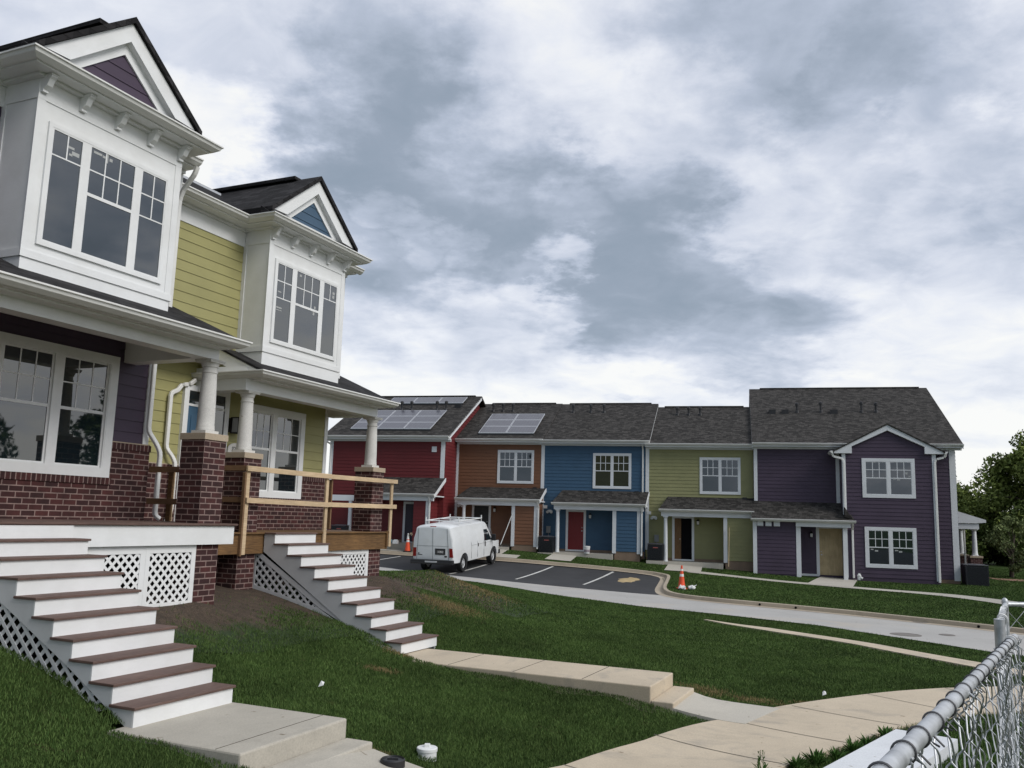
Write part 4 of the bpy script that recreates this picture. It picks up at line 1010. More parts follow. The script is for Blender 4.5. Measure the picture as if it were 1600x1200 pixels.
# wall lantern and number plaque by the blue door
LT = Thing('wall_lantern', 'black square framed lantern beside the blue door on the near porch', 'lamp', NF, (12.42, 11.24, 1.38))
mb = MB(); x0, x1, y0, y1, z0, z1 = 12.74, 12.93, 11.26, 11.45, 1.41, 1.71
for x in (x0, x1 - .018):
    for y in (y0, y1 - .018): mb.box(x, x + .018, y, y + .018, z0, z1)
for z in (z0, z1 - .018): mb.box(x0 + .018, x1 - .018, y0, y0 + .018, z, z + .018); mb.box(x0 + .018, x1 - .018, y1 - .018, y1, z, z + .018); mb.box(x0, x0 + .018, y0 + .018, y1 - .018, z, z + .018); mb.box(x1 - .018, x1, y0 + .018, y1 - .018, z, z + .018)
mb.box(x0 - .02, x1 + .02, y1 + .001, y1 + .03, z0 + .02, z1 - .02)
LT.part('lantern_frame', mb, M['black_metal'])
mb = MB(); mb.box(x0 + .02, x1 - .02, y0 + .02, y1 - .02, z0 + .02, z1 - .02); LT.part('lamp_glass', mb, plain('frosted_glass', (.42, .43, .43), .3))

def text_mesh(txt, size, depth=.002):
    cu = bpy.data.curves.new('lettering', 'FONT'); cu.body = txt; cu.size = size; cu.extrude = depth; cu.align_x = 'CENTER'; cu.align_y = 'CENTER'
    ob = bpy.data.objects.new('lettering', cu); COL.objects.link(ob)
    dg = bpy.context.evaluated_depsgraph_get(); me = bpy.data.meshes.new_from_object(ob.evaluated_get(dg))
    bpy.data.objects.remove(ob); return me
PL_ = Thing('house_number_plaque', 'white arched plaque reading 836 beside the near porch pillar', 'sign', NF, (12.72, 11.23, 1.0))
mb = MB(); arch = [(12.72, 1.01), (13.15, 1.01), (13.15, 1.12)] + [(12.935 + .215 * math.cos(a), 1.12 + .12 * math.sin(a)) for a in np.linspace(0, math.pi, 12)[1:-1]] + [(12.72, 1.12)]
poly_board(mb, front(11.47), arch, 0, .02); PL_.part('plaque', mb, M['column'])
me = text_mesh('836', .13); me.materials.append(M['black']); ob = bpy.data.objects.new('digits', me); COL.objects.link(ob); ob.parent = PL_.o
ob.location = Vector((12.90, 11.448, 1.11)) - PL_.p0; ob.rotation_euler = (math.pi / 2, 0, 0); ob.scale = (.8, 1.15, 1)
ob['label'] = 'black digits 836'

# solar panel edge on the near roof
def solar_array(label, fr, s0, s1, c0, c1, zfun, nc, nr, group):
    A = Thing('solar_array', label, 'solar panels', fr, ((s0 + s1) / 2, c0, zfun(c0)), group)
    dx = (s1 - s0) / nc; dc = (c1 - c0) / nr; g = .012
    for i in range(nc):
        for j in range(nr):
            xa, xb, ya, yb = s0 + i * dx + g, s0 + (i + 1) * dx - g, c0 + j * dc + g * .8, c0 + (j + 1) * dc - g * .8
            up = .13
            mb = MB(); mb.prism([(xa, ya, zfun(ya) + up), (xb, ya, zfun(ya) + up), (xb, yb, zfun(yb) + up), (xa, yb, zfun(yb) + up)], (0, 0, -.04), 0)
            e = .035; mb.prism([(xa + e, ya + e, zfun(ya + e) + up + .003), (xb - e, ya + e, zfun(ya + e) + up + .003), (xb - e, yb - e, zfun(yb - e) + up + .003), (xa + e, yb - e, zfun(yb - e) + up + .003)], (0, 0, -.0028), 1)
            A.part('panel', mb, [M['alu'], M['panel']])
    mb = MB(); mb.box(s0 + .02, s1 - .02, c0 + .01, c0 + .05, zfun(c0) + .0, zfun(c0) + .10)
    for i in range(nc * 2): x = s0 + .2 + i * (s1 - s0 - .4) / max(1, nc * 2 - 1); mb.prism([(x, c0 + .05, zfun(c0 + .05) + .02), (x, c1 - .05, zfun(c1 - .05) + .02), (x, c1 - .05, zfun(c1 - .05) + .085), (x, c0 + .05, zfun(c0 + .05) + .085)], (.03, 0, 0))
    A.part('rack', mb, M['black'])
    return A
solar_array('dark solar panels low on the roof between the two white bays', NF, 9.98, 11.62, 11.05, 13.0, lambda y: 5.28 + (y - 10.74) * .5 + .04, 1, 2, 'rooftop solar arrays')

# ------------------------------------------------------------------ far row
def six_panel_door(mb, fn, x0, x1, z0, z1):
    pbox(mb, fn, x0, x1, z0, z1, 0, .03); w = (x1 - x0 - .34) / 2; h = z1 - z0
    for xa in (x0 + .11, x0 + .11 + w + .12):
        for a, b in ((.08, .40), (.46, .76), (.81, .94)):
            pbox(mb, fn, xa, xa + w, z0 + h * a, z0 + h * b, .03, .038)
def far_house(name_color, label, s0, s1, c, zb, ze, cr, side, P):
    """s0..s1 facade, c facade depth, zb base, ze eave (gutter top), cr ridge depth"""
    H = Thing('townhouse', label, 'house', FF, ((s0 + s1) / 2, c, zb), 'row of coloured townhouses behind the lot')
    m = M[side]; slope = .5; zr = ze + (cr - c + .4) * slope; back = 2 * cr - c
    fl = zb + .18
    mb = MB(); mb.box(s0 + .01, s1 - .01, c + .002, back, zb - .6, ze - .02)
    siding(mb, front(c), [(s0, fl), (s1, fl), (s1, ze - .1), (s0, ze - .1)], z_ref=fl)
    for x, fn in ((s0, left_of(s0)), (s1, right_of(s1))):
        siding(mb, fn, [(c, fl), (back, fl), (back, ze - .1), (c, ze - .1)], z_ref=fl); siding(mb, fn, [(c, ze - .1), (back, ze - .1), (cr, zr - .22)], z_ref=fl)
    H.part('wall', mb, m)
    mb = MB(); mb.box(s0 + .02, s1 - .02, c - .01, back - .02, zb - .7, fl - .012); H.part('foundation', mb, M['found'])
    mb = MB(); ov = P.get('over', (.02, .02)); a, b = s0 - ov[0], s1 + ov[1]
    roof_slab(mb, [(a, c - .42, ze), (b, c - .42, ze), (b, cr, zr), (a, cr, zr)], .09); roof_slab(mb, [(a, cr, zr), (b, cr, zr), (b, back + .4, ze), (a, back + .4, ze)], .09)
    mb.box(a + .6, b - .4, cr - .10, cr + .10, zr - .04, zr + .05)
    H.part('roof', mb, M['shingle'])
    mb = MB(); mb.box(a, b, c - .40, c + .01, ze - .17, ze - .1); mb.box(a, b, c - .05, c + .012, ze - .26, ze - .171)
    for x in ([a, b - .03] if P.get('rake', True) else []):
        mb.prism([(x, c - .42, ze - .02), (x, cr, zr - .02), (x, cr, zr - .24), (x, c - .42, ze - .22)], (.03, 0, 0))
    H.part('eave_board', mb, M['trim_far'])
    mb = MB(); mb.sweep([(a, c - .40), (b, c - .40)], gutter_prof(ze + .01, 1.05)); H.part('gutter', mb, M['gutter'])
    for x0, x1, z0 in P.get('boards', ()): mb = MB(); pbox(mb, front(c), x0, x1, z0, ze - .26, 0, .03); H.part('corner_board', mb, M['trim_far'])
    for (x0, x1, z0, z1) in P.get('windows', ()):
        mid = (x0 + x1) / 2; hh = z1 - z0
        window(H, front(c), x0, x1, z0, z1, [(x0 + .11, mid - .05, 3, 2, z0 + hh * .50, hh * .36), (mid + .05, x1 - .11, 3, 2, z0 + hh * .50, hh * .36)], case=.11, trim='trim_far', far=True,
               stickers=P.get('stick'))
    # vent pipes
    for sx, cc, h in P.get('vents', ()):
        z = ze + (cc - c + .42) * slope
        mb = MB(); mb.tube([(sx, cc, z - .05), (sx, cc, z + h)], .062, 10); mb.lathe((sx, cc, z + h - .1), [(.10, 0), (.10, .12), (.04, .16)], 10); mb.lathe((sx, cc, z), [(.12, -.08), (.10, .06), (.05, .10)], 10); H.part('vent_pipe', mb, M['black'])
    for sx, cc in P.get('flat_vents', ()):
        z = ze + (cc - c + .42) * slope
        mb = MB(); mb.box(sx - .18, sx + .18, cc - .15, cc + .18, z - .1, z + .16); H.part('roof_vent', mb, M['black'])
    # porch
    if 'porch' in P:
        q = P['porch']; g0, g1, yc, zg, ztop, t0, t1 = q['g']      # gutter run, gutter depth, gutter top z, roof top z and its run
        mb = MB(); roof_slab(mb, [(g0, yc, zg), (g1, yc, zg), (t1, c, ztop), (t0, c, ztop)], .06)
        mb.prism([(g0, yc, zg - .06), (t0, c, ztop - .06), (g0, c, zg - .06)], (.03, 0, 0)); H.part('porch_roof', mb, M['shingle'])
        mb = MB(); mb.sweep([(g0, yc + .03), (g1, yc + .03)], gutter_prof(zg + .01, 1.0)); H.part('porch_gutter', mb, M['gutter'])
        mb = MB(); mb.box(g0 + .1, g1 - .12, yc + .18, yc + .34, zg - .34, zg - .12); mb.box(g0 + .03, g1 - .03, yc + .03, c, zg - .12, zg - .065)
        mb.box(g0 + .1, g0 + .24, yc + .341, c, zg - .32, zg - .121)
        if q.get('rake', True): mb.prism([(g1 - .03, yc, zg - .01), (t1 + .01, c, ztop - .01), (t1 + .01, c, ztop - .19), (g1 - .03, yc + .05, zg - .2)], (.03, 0, 0))
        H.part('porch_beam', mb, M['trim_far'])
        # storage closet bump
        k0, k1, kb = q['closet']
        mb = MB(); yf = yc + .28; siding(mb, front(yf), [(k0, fl), (k1, fl), (k1, zg - .12), (k0, zg - .12)], z_ref=fl)
        siding(mb, right_of(k1), [(yf, fl), (c, fl), (c, zg + .1), (yf, zg - .1)], z_ref=fl); siding(mb, left_of(k0), [(yf, fl), (c, fl), (c, zg - .12), (yf, zg - .12)], z_ref=fl)
        mb.box(k0 + .004, k1 - .004, yf + .003, c, fl, zg - .13); H.part('closet_wall', mb, m)
        mb = MB(); mb.box(k0 + .02, k1 - .02, yf + .01, c, zb - .5, fl - .006); H.part('foundation', mb, M['found'])
        mb = MB()
        for x0, x1 in q['cboards']: pbox(mb, front(yf), x0, x1, fl - .1, zg - .12, 0, .03)
        H.part('closet_corner_board', mb, M['trim_far'])
        for sx in q.get('cols', ()):
            mb = MB(); column(mb, sx, yc + .27, zb - .02, zg - .34, .10, .085, .115, 14); H.part('column', mb, M['trim_far'], smooth=True)
        if 'down' in q:
            x = q['down']; downspout(H, [(x, yc + .05, zg - .1), (x, yc + .12, zg - .3), (x, yc + .2, zg - .42), (x, yc + .2, zb + .1), (x, yc + .08, zb)], .08, .06)
        if 'pad' in q:
            mb = MB(); mb.box(q['pad'][0], q['pad'][1], max(yc + .1, q.get('padc', 0)), c, zb - .5, zb + .03); H.part('porch_slab', mb, M['conc_far'])
        for (sx, zz) in q.get('vents', ()):
            mb = MB(); pbox(mb, front(c), sx - .11, sx + .11, zz - .1, zz + .1, .03, .10); H.part('dryer_vent', mb, M['black'])
    if 'door' in P:
        d0, d1, dz0, dz1, dm, op = P['door']; fn = front(c); t = .12
        mb = MB(); pbox(mb, fn, d0 - t, d0, dz0 - .08, dz1 + t, 0, .045); pbox(mb, fn, d1, d1 + t, dz0 - .08, dz1 + t, 0, .045); pbox(mb, fn, d0, d1, dz1, dz1 + t, 0, .045); pbox(mb, fn, d0, d1, dz0 - .08, dz0, 0, .045)
        H.part('door_frame', mb, M['trim_far'])
        mb = MB()
        if op:       # open doorway: black sheet for the unlit inside, the leaf swung in on the left
            pbox(mb, fn, d0, d1, dz0, dz1, .001, .024); H.part('doorway', mb, M['dark'])
            mb = MB(); pbox(mb, fn, d0, d0 + .30, dz0, dz1, .025, .032); pbox(mb, fn, d0 + .30, d0 + .33, dz0, dz1, .025, .038); dd = H.part('door', mb, M['door_wood'])
            hb = MB(); pbox(hb, fn, d0 + .25, d0 + .29, dz0 + .98, dz0 + 1.02, .034, .06); H.part('handle', hb, M['alu'], dd)
        else:
            if dm == 'ply': pbox(mb, fn, d0, d1, dz0, dz1, 0, .03)
            else: six_panel_door(mb, fn, d0, d1, dz0, dz1)
            dd = H.part('door', mb, M[dm])
            hx = d0 + .08 if P.get('handle_left') else d1 - .1
            hb = MB(); pbox(hb, fn, hx, hx + .05, dz0 + .95, dz0 + 1.0, .036, .08); pbox(hb, fn, hx + .005, hx + .045, dz0 + 1.12, dz0 + 1.16, .036, .055); H.part('handle', hb, M['alu'], dd)
    return H

C0 = 46.0; SIDE_FAR[0] = True
F = {}
F['red'] = far_house('red', 'dark red townhouse with solar panels at the left end of the row', -21.5, -14.9, 44.0, -1.45, 4.14, 49.45, 'red', dict(
    over=(.30, .32), boards=[(-21.5, -21.3, -.6), (-15.12, -14.9, 1.95)], door=(-16.95, -16.08, -1.37, .58, 'door_purple', 0),
    vents=[(-18.75, 47.3, .45), (-18.15, 47.3, .45), (-16.6, 47.3, .45), (-16.05, 47.3, .45)], flat_vents=[(-15.45, 47.7)],
    porch=dict(g=(-19.0, -14.82, 42.35, 1.08, 1.98, -19.0, -14.82), closet=(-16.0, -15.2, 0), cboards=[(-15.34, -15.2)], cols=(), down=-15.12, vents=[(-15.65, 1.86)], pad=(-18, -15), padc=43.3)))
F['brown'] = far_house('brown', 'brown townhouse with a six-panel solar array between the red and blue houses', -14.88, -10.02, C0, -1.52, 4.19, 50.8, 'brown', dict(
    over=(-.01, .03), rake=False, boards=[(-14.9, -14.76, -1.2)], windows=[(-12.55, -10.54, 1.84, 3.63)], door=(-13.78, -12.96, -1.37, .61, 'door_dark', 0),
    vents=[(-13.9, 49.6, .42), (-13.3, 49.6, .42), (-12.7, 49.6, .42)],
    porch=dict(g=(-14.45, -9.86, 44.55, .98, 1.62, -14.05, -9.86), closet=(-11.38, -10.02, 0), cboards=[(-11.40, -11.22), (-10.2, -10.02)], cols=(-14.0,), down=-9.96, vents=[(-10.45, 1.55)], pad=(-14.3, -11.5))))
F['blue'] = far_house('blue', 'blue townhouse with a dark red front door', -10.12, -4.62, C0, -1.68, 4.15, 50.83, 'blue', dict(
    over=(.03, .25), boards=[(-10.14, -9.96, -1.3)], windows=[(-7.35, -5.34, 1.66, 3.51)], door=(-8.62, -7.80, -1.53, .42, 'door_red', 0),
    vents=[(-9.1, 49.5, .4), (-8.07, 49.5, .4), (-7.32, 49.5, .4)],
    porch=dict(g=(-9.26, -4.45, 44.6, .86, 1.55, -8.95, -4.43), closet=(-6.05, -4.74, 0), cboards=[(-6.14, -5.95), (-4.90, -4.74)], cols=(-8.96,), down=-4.66, vents=[(-5.05, 1.46)], pad=(-9.2, -6.1))))
downspout(F['blue'], [(-4.74, 45.62, 4.05), (-4.74, 45.7, 3.9), (-4.74, 45.93, 3.75), (-4.74, 45.94, 1.5)], .08, .06)
F['green'] = far_house('green', 'yellow-green townhouse with an open door in the middle of the far row', -4.58, .78, C0, -1.93, 4.0, 50.7, 'yellow_far', dict(
    over=(.02, .0), rake=False, boards=[(-4.60, -4.42, -1.4)], windows=[(-1.86, .16, 1.49, 3.35)], door=(-3.12, -2.26, -1.80, .24, 'door_wood', 1),
    vents=[(-3.21, 49.5, .4), (-2.59, 49.5, .4), (-1.96, 49.5, .4)],
    porch=dict(g=(-3.80, .78, 44.6, .66, 1.33, -3.45, .78), closet=(-.62, .78, 0), cboards=[(-.68, -.50)], cols=(-3.48,), vents=[(.35, 1.26)], pad=(-3.7, -.7), rake=False)))
# the big purple house: wider, with a projecting gabled bay
PH = far_house('purple', 'large dark purple townhouse with a projecting gable at the right end', .80, 10.02, C0 - .35, -2.42, 4.04, 52.96, 'purple', dict(
    over=(.08, .30), boards=[(.80, .97, 1.2), (9.75, 10.02, -2.3)], rake=True,
    vents=[(3.15, 49.3, .45), (4.36, 49.3, .5), (6.40, 49.3, .5), (7.12, 49.3, .45)], flat_vents=[(1.85, 49.2), (2.52, 49.2), (5.0, 49.2)]))
yb_ = 44.6
fb = front(yb_)
mb = MB(); siding(mb, fb, [(4.86, -2.24), (8.95, -2.24), (8.95, 3.50), (4.86, 3.50)], z_ref=-2.24); siding(mb, fb, [(4.86, 3.5), (8.95, 3.5), (8.95, 3.58), (6.89, 4.70), (4.86, 3.58)], z_ref=-2.24)
siding(mb, right_of(8.95), [(yb_, -2.24), (C0 - .3, -2.24), (C0 - .3, 3.9), (yb_, 3.6)], z_ref=-2.24); siding(mb, left_of(4.86), [(yb_, -2.24), (C0 - .3, -2.24), (C0 - .3, 3.9), (yb_, 3.6)], z_ref=-2.24)
mb.box(4.864, 8.946, yb_ + .003, C0 - .34, -2.6, 3.5); mb.prism([(4.9, yb_ + .003, 3.5), (8.9, yb_ + .003, 3.5), (6.89, yb_ + .003, 4.65)], (0, 1.2, 0))
PH.part('gable_wall', mb, M['purple'])
mb = MB()
for x0, x1 in ((4.83, 5.0), (8.79, 8.965)): pbox(mb, fb, x0, x1, -2.3, 3.50, 0, .03)
pbox(mb, front(C0 - .35), 4.66, 4.83, 1.1, 3.75, 0, .03)
ax = 6.88
for sg in (-1, 1):
    e = ax + sg * 2.40
    mb.prism([(e, yb_ - .16, 3.60), (ax, yb_ - .16, 4.88), (ax, yb_ - .16, 4.61), (ax + sg * 1.6, yb_ - .16, 3.84), (ax + sg * 1.6, yb_ - .16, 3.51), (e, yb_ - .16, 3.51)][:4] + [], (0, .15, 0))
    mb.prism([(e, yb_ - .16, 3.60), (ax + sg * 1.6, yb_ - .16, 3.84), (ax + sg * 1.6, yb_ - .16, 3.51), (e, yb_ - .16, 3.51)], (0, .15, 0))
PH.part('gable_board', mb, M['trim_far'])
mb = MB()
for sg in (-1, 1): roof_slab(mb, [(ax + sg * 2.47, yb_ - .2, 3.62), (ax, yb_ - .2, 4.94), (ax, yb_ + 5, 4.94), (ax + sg * 2.47, yb_ + 5, 3.62)], .07)
PH.part('gable_roof', mb, M['shingle'])
mb = MB(); mb.sweep([(ax - 2.44, C0 - .36), (ax - 2.44, yb_ - .2)], [(o, z) for o, z in gutter_prof(3.62, 1.1)][::1]); PH.part('gutter', mb, M['gutter'])
mb = MB(); mb.sweep([(ax + 2.44, yb_ - .2), (ax + 2.44, C0 - .36)], [(o, z) for o, z in gutter_prof(3.62, 1.1)]); PH.part('gutter', mb, M['gutter'])
downspout(PH, [(4.40, yb_ - .1, 3.52), (4.45, yb_ - .06, 3.36), (4.85, yb_ - .05, 3.26), (4.91, yb_ - .06, 3.1), (4.91, yb_ - .06, .84)], .10, .07)
downspout(PH, [(9.38, yb_ - .1, 3.52), (9.33, yb_ - .06, 3.36), (8.95, yb_ - .05, 3.26), (8.90, yb_ - .06, 3.1), (8.90, yb_ - .06, -2.35)], .10, .07)
for (x0, x1, z0, z1, st) in ((5.72, 8.04, 1.44, 3.29, [(5.98, 3.10, .16, .035), (6.2, 3.08, .14, .035), (7.62, 2.55, .10, .10), (7.75, 2.45, .17, .035), (7.08, 2.3, .12, .03), (7.25, 2.27, .14, .05)]),
                             (5.76, 8.00, -1.79, .08, [(6.0, -.98, .12, .05), (6.18, -1.05, .14, .07), (7.05, -1.0, .14, .05), (7.22, -1.06, .14, .07)])):
    mid = (x0 + x1) / 2; hh = z1 - z0
    window(PH, fb, x0, x1, z0, z1, [(x0 + .15, mid - .07, 3, 2, z0 + hh * .50, hh * .36), (mid + .07, x1 - .15, 3, 2, z0 + hh * .50, hh * .36)], case=.15, trim='trim_far', far=True, stickers=st)
# porch of the purple house
yc = 43.98
mb = MB(); roof_slab(mb, [(.62, yc, .33), (5.30, yc, .31), (4.95, C0 - .36, 1.18), (.78, C0 - .36, 1.20)], .06)
mb.prism([(4.86, yb_ - .001, .50), (4.86, yb_ - .001, .95), (5.22, yb_ - .001, .40)], (0, -.45, 0))
PH.part('porch_roof', mb, M['shingle'])
mb = MB(); mb.sweep([(.60, yc + .03), (5.32, yc + .03)], gutter_prof(.335, 1.1)); PH.part('porch_gutter', mb, M['gutter'])
mb = MB(); mb.box(.7, 5.15, yc + .05, yb_ - .001, .20, .25); mb.box(2.66, 5.10, yc + .12, yc + .30, .0, .199); PH.part('porch_beam', mb, M['trim_far'])
mb = MB(); yf = yc + .28; siding(mb, front(yf), [(.80, -2.25), (2.70, -2.25), (2.70, .2), (.80, .2)], z_ref=-2.25); mb.box(.805, 2.72, yf + .003, C0 - .36, -2.6, .19)
siding(mb, right_of(2.72), [(yf, -2.25), (45.2, -2.25), (45.2, .2), (yf, .2)], z_ref=-2.25); siding(mb, front(45.2), [(2.72, -2.25), (4.86, -2.25), (4.86, .2), (2.72, .2)], z_ref=-2.25)
siding(mb, left_of(.80), [(yf, -2.25), (C0, -2.25), (C0, .2), (yf, .2)], z_ref=-2.25)
mb.box(2.73, 4.86, 45.204, 45.6, -2.6, .19); PH.part('closet_wall', mb, M['purple'])
mb = MB()
for x0, x1 in ((.70, .88), (2.67, 2.88)): pbox(mb, front(yf), x0, x1, -2.35, .20, 0, .03)
mb.box(4.76, 4.94, yf - .03, yf + .15, -2.4, .0); mb.box(2.88, 2.93, 45.1, 45.199, -2.35, .0); mb.box(2.93, 3.75, 45.15, 45.199, -2.32, -2.22)
PH.part('porch_post', mb, M['trim_far'])
mb = MB(); fn = front(45.2)
pbox(mb, fn, 3.64, 3.78, -2.28, .02, .013, .05); pbox(mb, fn, 3.78, 4.82, -.06, .06, .013, .05); PH.part('door_frame', mb, M['trim_far'])
mb = MB(); pbox(mb, fn, 3.78, 4.82, -2.25, -.06, .013, .035); dd = PH.part('door', mb, M['ply'])
hb = MB(); pbox(hb, fn, 3.84, 3.90, -1.33, -1.27, .035, .08); pbox(hb, fn, 3.84, 3.88, -1.18, -1.14, .035, .05); PH.part('handle', hb, M['alu'], dd)
downspout(PH, [(5.18, yc + .05, .22), (5.20, yc + .2, .1), (5.22, yb_ - .06, -.05), (5.22, yb_ - .06, -2.3)], .09, .07)
for i, x in enumerate((1.04, 1.42, 1.80)):
    mb = MB(); pbox(mb, front(yf), x - .14, x + .14, -.03, .20, .015, .08); mb.prism([(x - .14, yf - .08, .19), (x + .14, yf - .08, .19), (x + .14, yf - .14, -.0), (x - .14, yf - .14, -.0)], (0, .01, 0)); PH.part('wall_vent', mb, M['trim_far'])
# side porch on the right gable end
mb = MB(); roof_slab(mb, [(12.35, 50.4, .62), (12.35, 54.8, .62), (10.03, 54.8, 1.35), (10.03, 50.4, 1.35)], .06); PH.part('side_porch_roof', mb, M['shingle'])
mb = MB(); mb.prism([(10.03, 50.38, 1.34), (12.38, 50.38, .60), (12.38, 50.38, .47), (11.9, 50.38, .42), (10.03, 50.38, .42)], (0, .05, 0)); mb.box(10.03, 12.05, 50.45, 50.65, .12, .40); mb.box(11.85, 12.05, 50.66, 54.7, .12, .40)
PH.part('side_porch_beam', mb, M['trim_far'])
mb = MB(); mb.prism([(10.03, 50.379, 1.0), (10.03, 50.379, .76), (10.75, 50.379, .76)], (0, -.01, 0)); PH.part('side_porch_gable', mb, M['purple'])
for cc in (51.0, 53.9):
    mb = MB(); column(mb, 11.93, cc, -1.25, .12, .13, .105, .15, 14); PH.part('column', mb, M['trim_far'], smooth=True)
    mb = MB(); mb.box(11.65, 12.21, cc - .28, cc + .28, -2.9, -1.34); pr = PH.part('pier', mb, M['brick']); mb = MB(); mb.box(11.62, 12.24, cc - .31, cc + .31, -1.34, -1.25); PH.part('cap_stone', mb, M['capstone'], pr)
downspout(PH, [(12.2, 53.2, .5), (12.1, 53.2, .3), (11.95, 53.2, .1), (11.95, 53.2, -2.2)], .09, .07)

# red house side porch details
mb = MB(); pbox(mb, front(43.4), -21.4, -18.6, .66, .96, 0, .12); mb.box(-21.4, -21.25, 43.3, 43.45, -1.4, .66); mb.box(-19.9, -19.75, 43.3, 43.45, -1.4, .66); mb.box(-18.35, -18.2, 42.7, 42.85, -1.4, .86)
F['red'].part('porch_beam', mb, M['trim_far'])
mb = MB(); pbox(mb, front(44.0), -15.62, -15.36, 3.33, 3.62, .015, .06); F['red'].part('wall_vent', mb, M['trim_far'])
downspout(F['red'], [(-21.7, 43.6, 4.0), (-21.65, 43.75, 3.85), (-21.42, 43.93, 3.7), (-21.42, 43.93, -1.3)], .09, .07)

roof_z = lambda ze, c: (lambda y: ze + (y - c + .42) * .5)
solar_array('large nine-panel solar array low on the red house roof', FF, -20.5, -15.85, 44.25, 46.9, roof_z(4.14, 44.0), 3, 3, 'rooftop solar arrays')
solar_array('single row of solar panels just below the red house ridge', FF, -19.95, -15.30, 48.05, 48.95, roof_z(4.14, 44.0), 3, 1, 'rooftop solar arrays')
solar_array('six-panel solar array on the brown house roof', FF, -13.75, -10.6, 46.1, 48.85, roof_z(4.19, C0), 2, 3, 'rooftop solar arrays')

# wall lamps beside the doors
for (s_, cc, z, lab) in ((-12.62, C0, .36, 'small wall lamp beside the dark door of the brown house'), (-7.45, C0, .16, 'small wall lamp beside the red door of the blue house'),
                         (-1.95, C0, .0, 'small wall lamp beside the open door of the yellow-green far house'), (3.42, 45.2, -.43, 'small wall lamp beside the plywood door of the purple house')):
    t = Thing('wall_lamp', lab, 'lamp', FF, (s_, cc, z), 'wall lamps on the far row')
    mb = MB(); mb.lathe((s_, cc - .12, z - .05), [(.055, 0), (.065, .15), (.05, .17)], 12); t.part('lamp_glass', mb, M['refl'])
    mb = MB(); mb.lathe((s_, cc - .12, z + .12), [(.075, 0), (.06, .06), (.02, .10)], 12); mb.box(s_ - .04, s_ + .04, cc - .08, cc - .012, z + .12, z + .2); mb.lathe((s_, cc - .12, z - .08), [(.02, 0), (.06, .028)], 12); t.part('lamp_cap', mb, M['black_metal'])
for (s_, z, lab) in ((-14.52, .62, 'white twin floodlight left of the brown house porch'), (-9.6, .42, 'white twin floodlight left of the blue house porch'), (-4.15, .25, 'white twin floodlight left of the yellow-green far porch')):
    t = Thing('floodlight', lab, 'lamp', FF, (s_, C0, z), 'floodlights on the far row')
    mb = MB(); mb.box(s_ - .09, s_ + .09, C0 - .08, C0 - .012, z - .06, z + .07); t.part('mount', mb, M['plastic_white'])
    for dx in (-.10, .10):
        mb = MB(); mb.tube([(s_ + dx, C0 - .07, z), (s_ + dx, C0 - .22, z - .05)], [.05, .075], 10); t.part('lamp_head', mb, M['plastic_white'])
    mb = MB(); mb.box(s_ - .38, s_ - .16, C0 - .05, C0 - .012, z + .14, z + .30); t.part('junction_box', mb, M['plastic_white'])
for (s_, z, lab) in ((-9.66, -.55, 'grey disconnect box above the condenser at the blue house'), (-4.02, -.82, 'grey disconnect box above the condenser at the yellow-green far house')):
    mb = MB(); mb.box(s_ - .11, s_ + .11, C0 - .10, C0 - .014, z - .16, z + .16); mb.box(s_ - .12, s_ + .12, C0 - .11, C0 - .014, z + .161, z + .19); mb.tube([(s_, C0 - .05, z - .16), (s_, C0 - .05, z - .6)], .02, 6)
    single('electric_box', mb, plain('grey_box', (.25, .26, .26), .6), lab, 'utility box', FF, (s_, C0, z - .16), 'disconnect boxes on the far row')

# air-conditioning condensers
def condenser(s_, c, zb, w, d, h, lab):
    t = Thing('air_conditioner', lab, 'air conditioner', FF, (s_, c, zb), 'outdoor condensers of the far row')
    mb = MB(); mb.box(s_ - w / 2 + .02, s_ + w / 2 - .02, c - d / 2 + .02, c + d / 2 - .02, zb + .05, zb + h - .03)
    for x in (s_ - w / 2, s_ + w / 2 - .05):
        for y in (c - d / 2, c + d / 2 - .05): mb.box(x, x + .05, y, y + .05, zb + .03, zb + h)
    nz = int(h / .045)
    for i in range(nz):
        z = zb + .07 + i * (h - .14) / nz
        mb.box(s_ - w / 2 + .05, s_ + w / 2 - .05, c - d / 2, c - d / 2 + .018, z, z + .016); mb.box(s_ - w / 2, s_ - w / 2 + .018, c - d / 2 + .05, c + d / 2 - .05, z, z + .016)
    t.part('cabinet', mb, plain('dark_condenser_metal', (.018, .020, .024), .45, .2))
    mb = MB(); mb.box(s_ - w / 2 - .01, s_ + w / 2 + .01, c - d / 2 - .01, c + d / 2 + .01, zb + h, zb + h + .035)
    for r in (.1, .2, .3): mb.tube([(s_ + r * w * 1.3 * math.cos(a), c + r * d * 1.3 * math.sin(a), zb + h + .05) for a in np.linspace(0, 2 * math.pi, 17)[:-1]], .006, 5, closed=True)
    t.part('top_grille', mb, plain('condenser_top', (.10, .10, .11), .5, .3))
    mb = MB(); mb.box(s_ - .10, s_ + .14, c - d / 2 - .012, c - d / 2 - .002, zb + h * .78, zb + h * .83); (w < .9) and t.part('badge', mb, plain('badge_red', (.35, .09, .08), .5))
    mb = MB(); mb.box(s_ - w / 2 - .05, s_ + w / 2 + .05, c - d / 2 - .05, c + d / 2 + .05, zb - .15, zb + .03); t.part('pad', mb, M['conc_far'])
condenser(-9.50, 45.0, -1.72, .75, .75, .82, 'black condenser between the brown and blue houses')
condenser(-3.98, 45.0, -1.90, .75, .75, .82, 'black condenser beside the yellow-green far house column')
condenser(10.62, 45.6, -2.50, .95, .95, .96, 'largest black condenser at the right end of the purple house')
condenser(-20.2, 43.2, -1.45, .8, .7, .8, 'dark condenser behind the lumber railing by the red house')

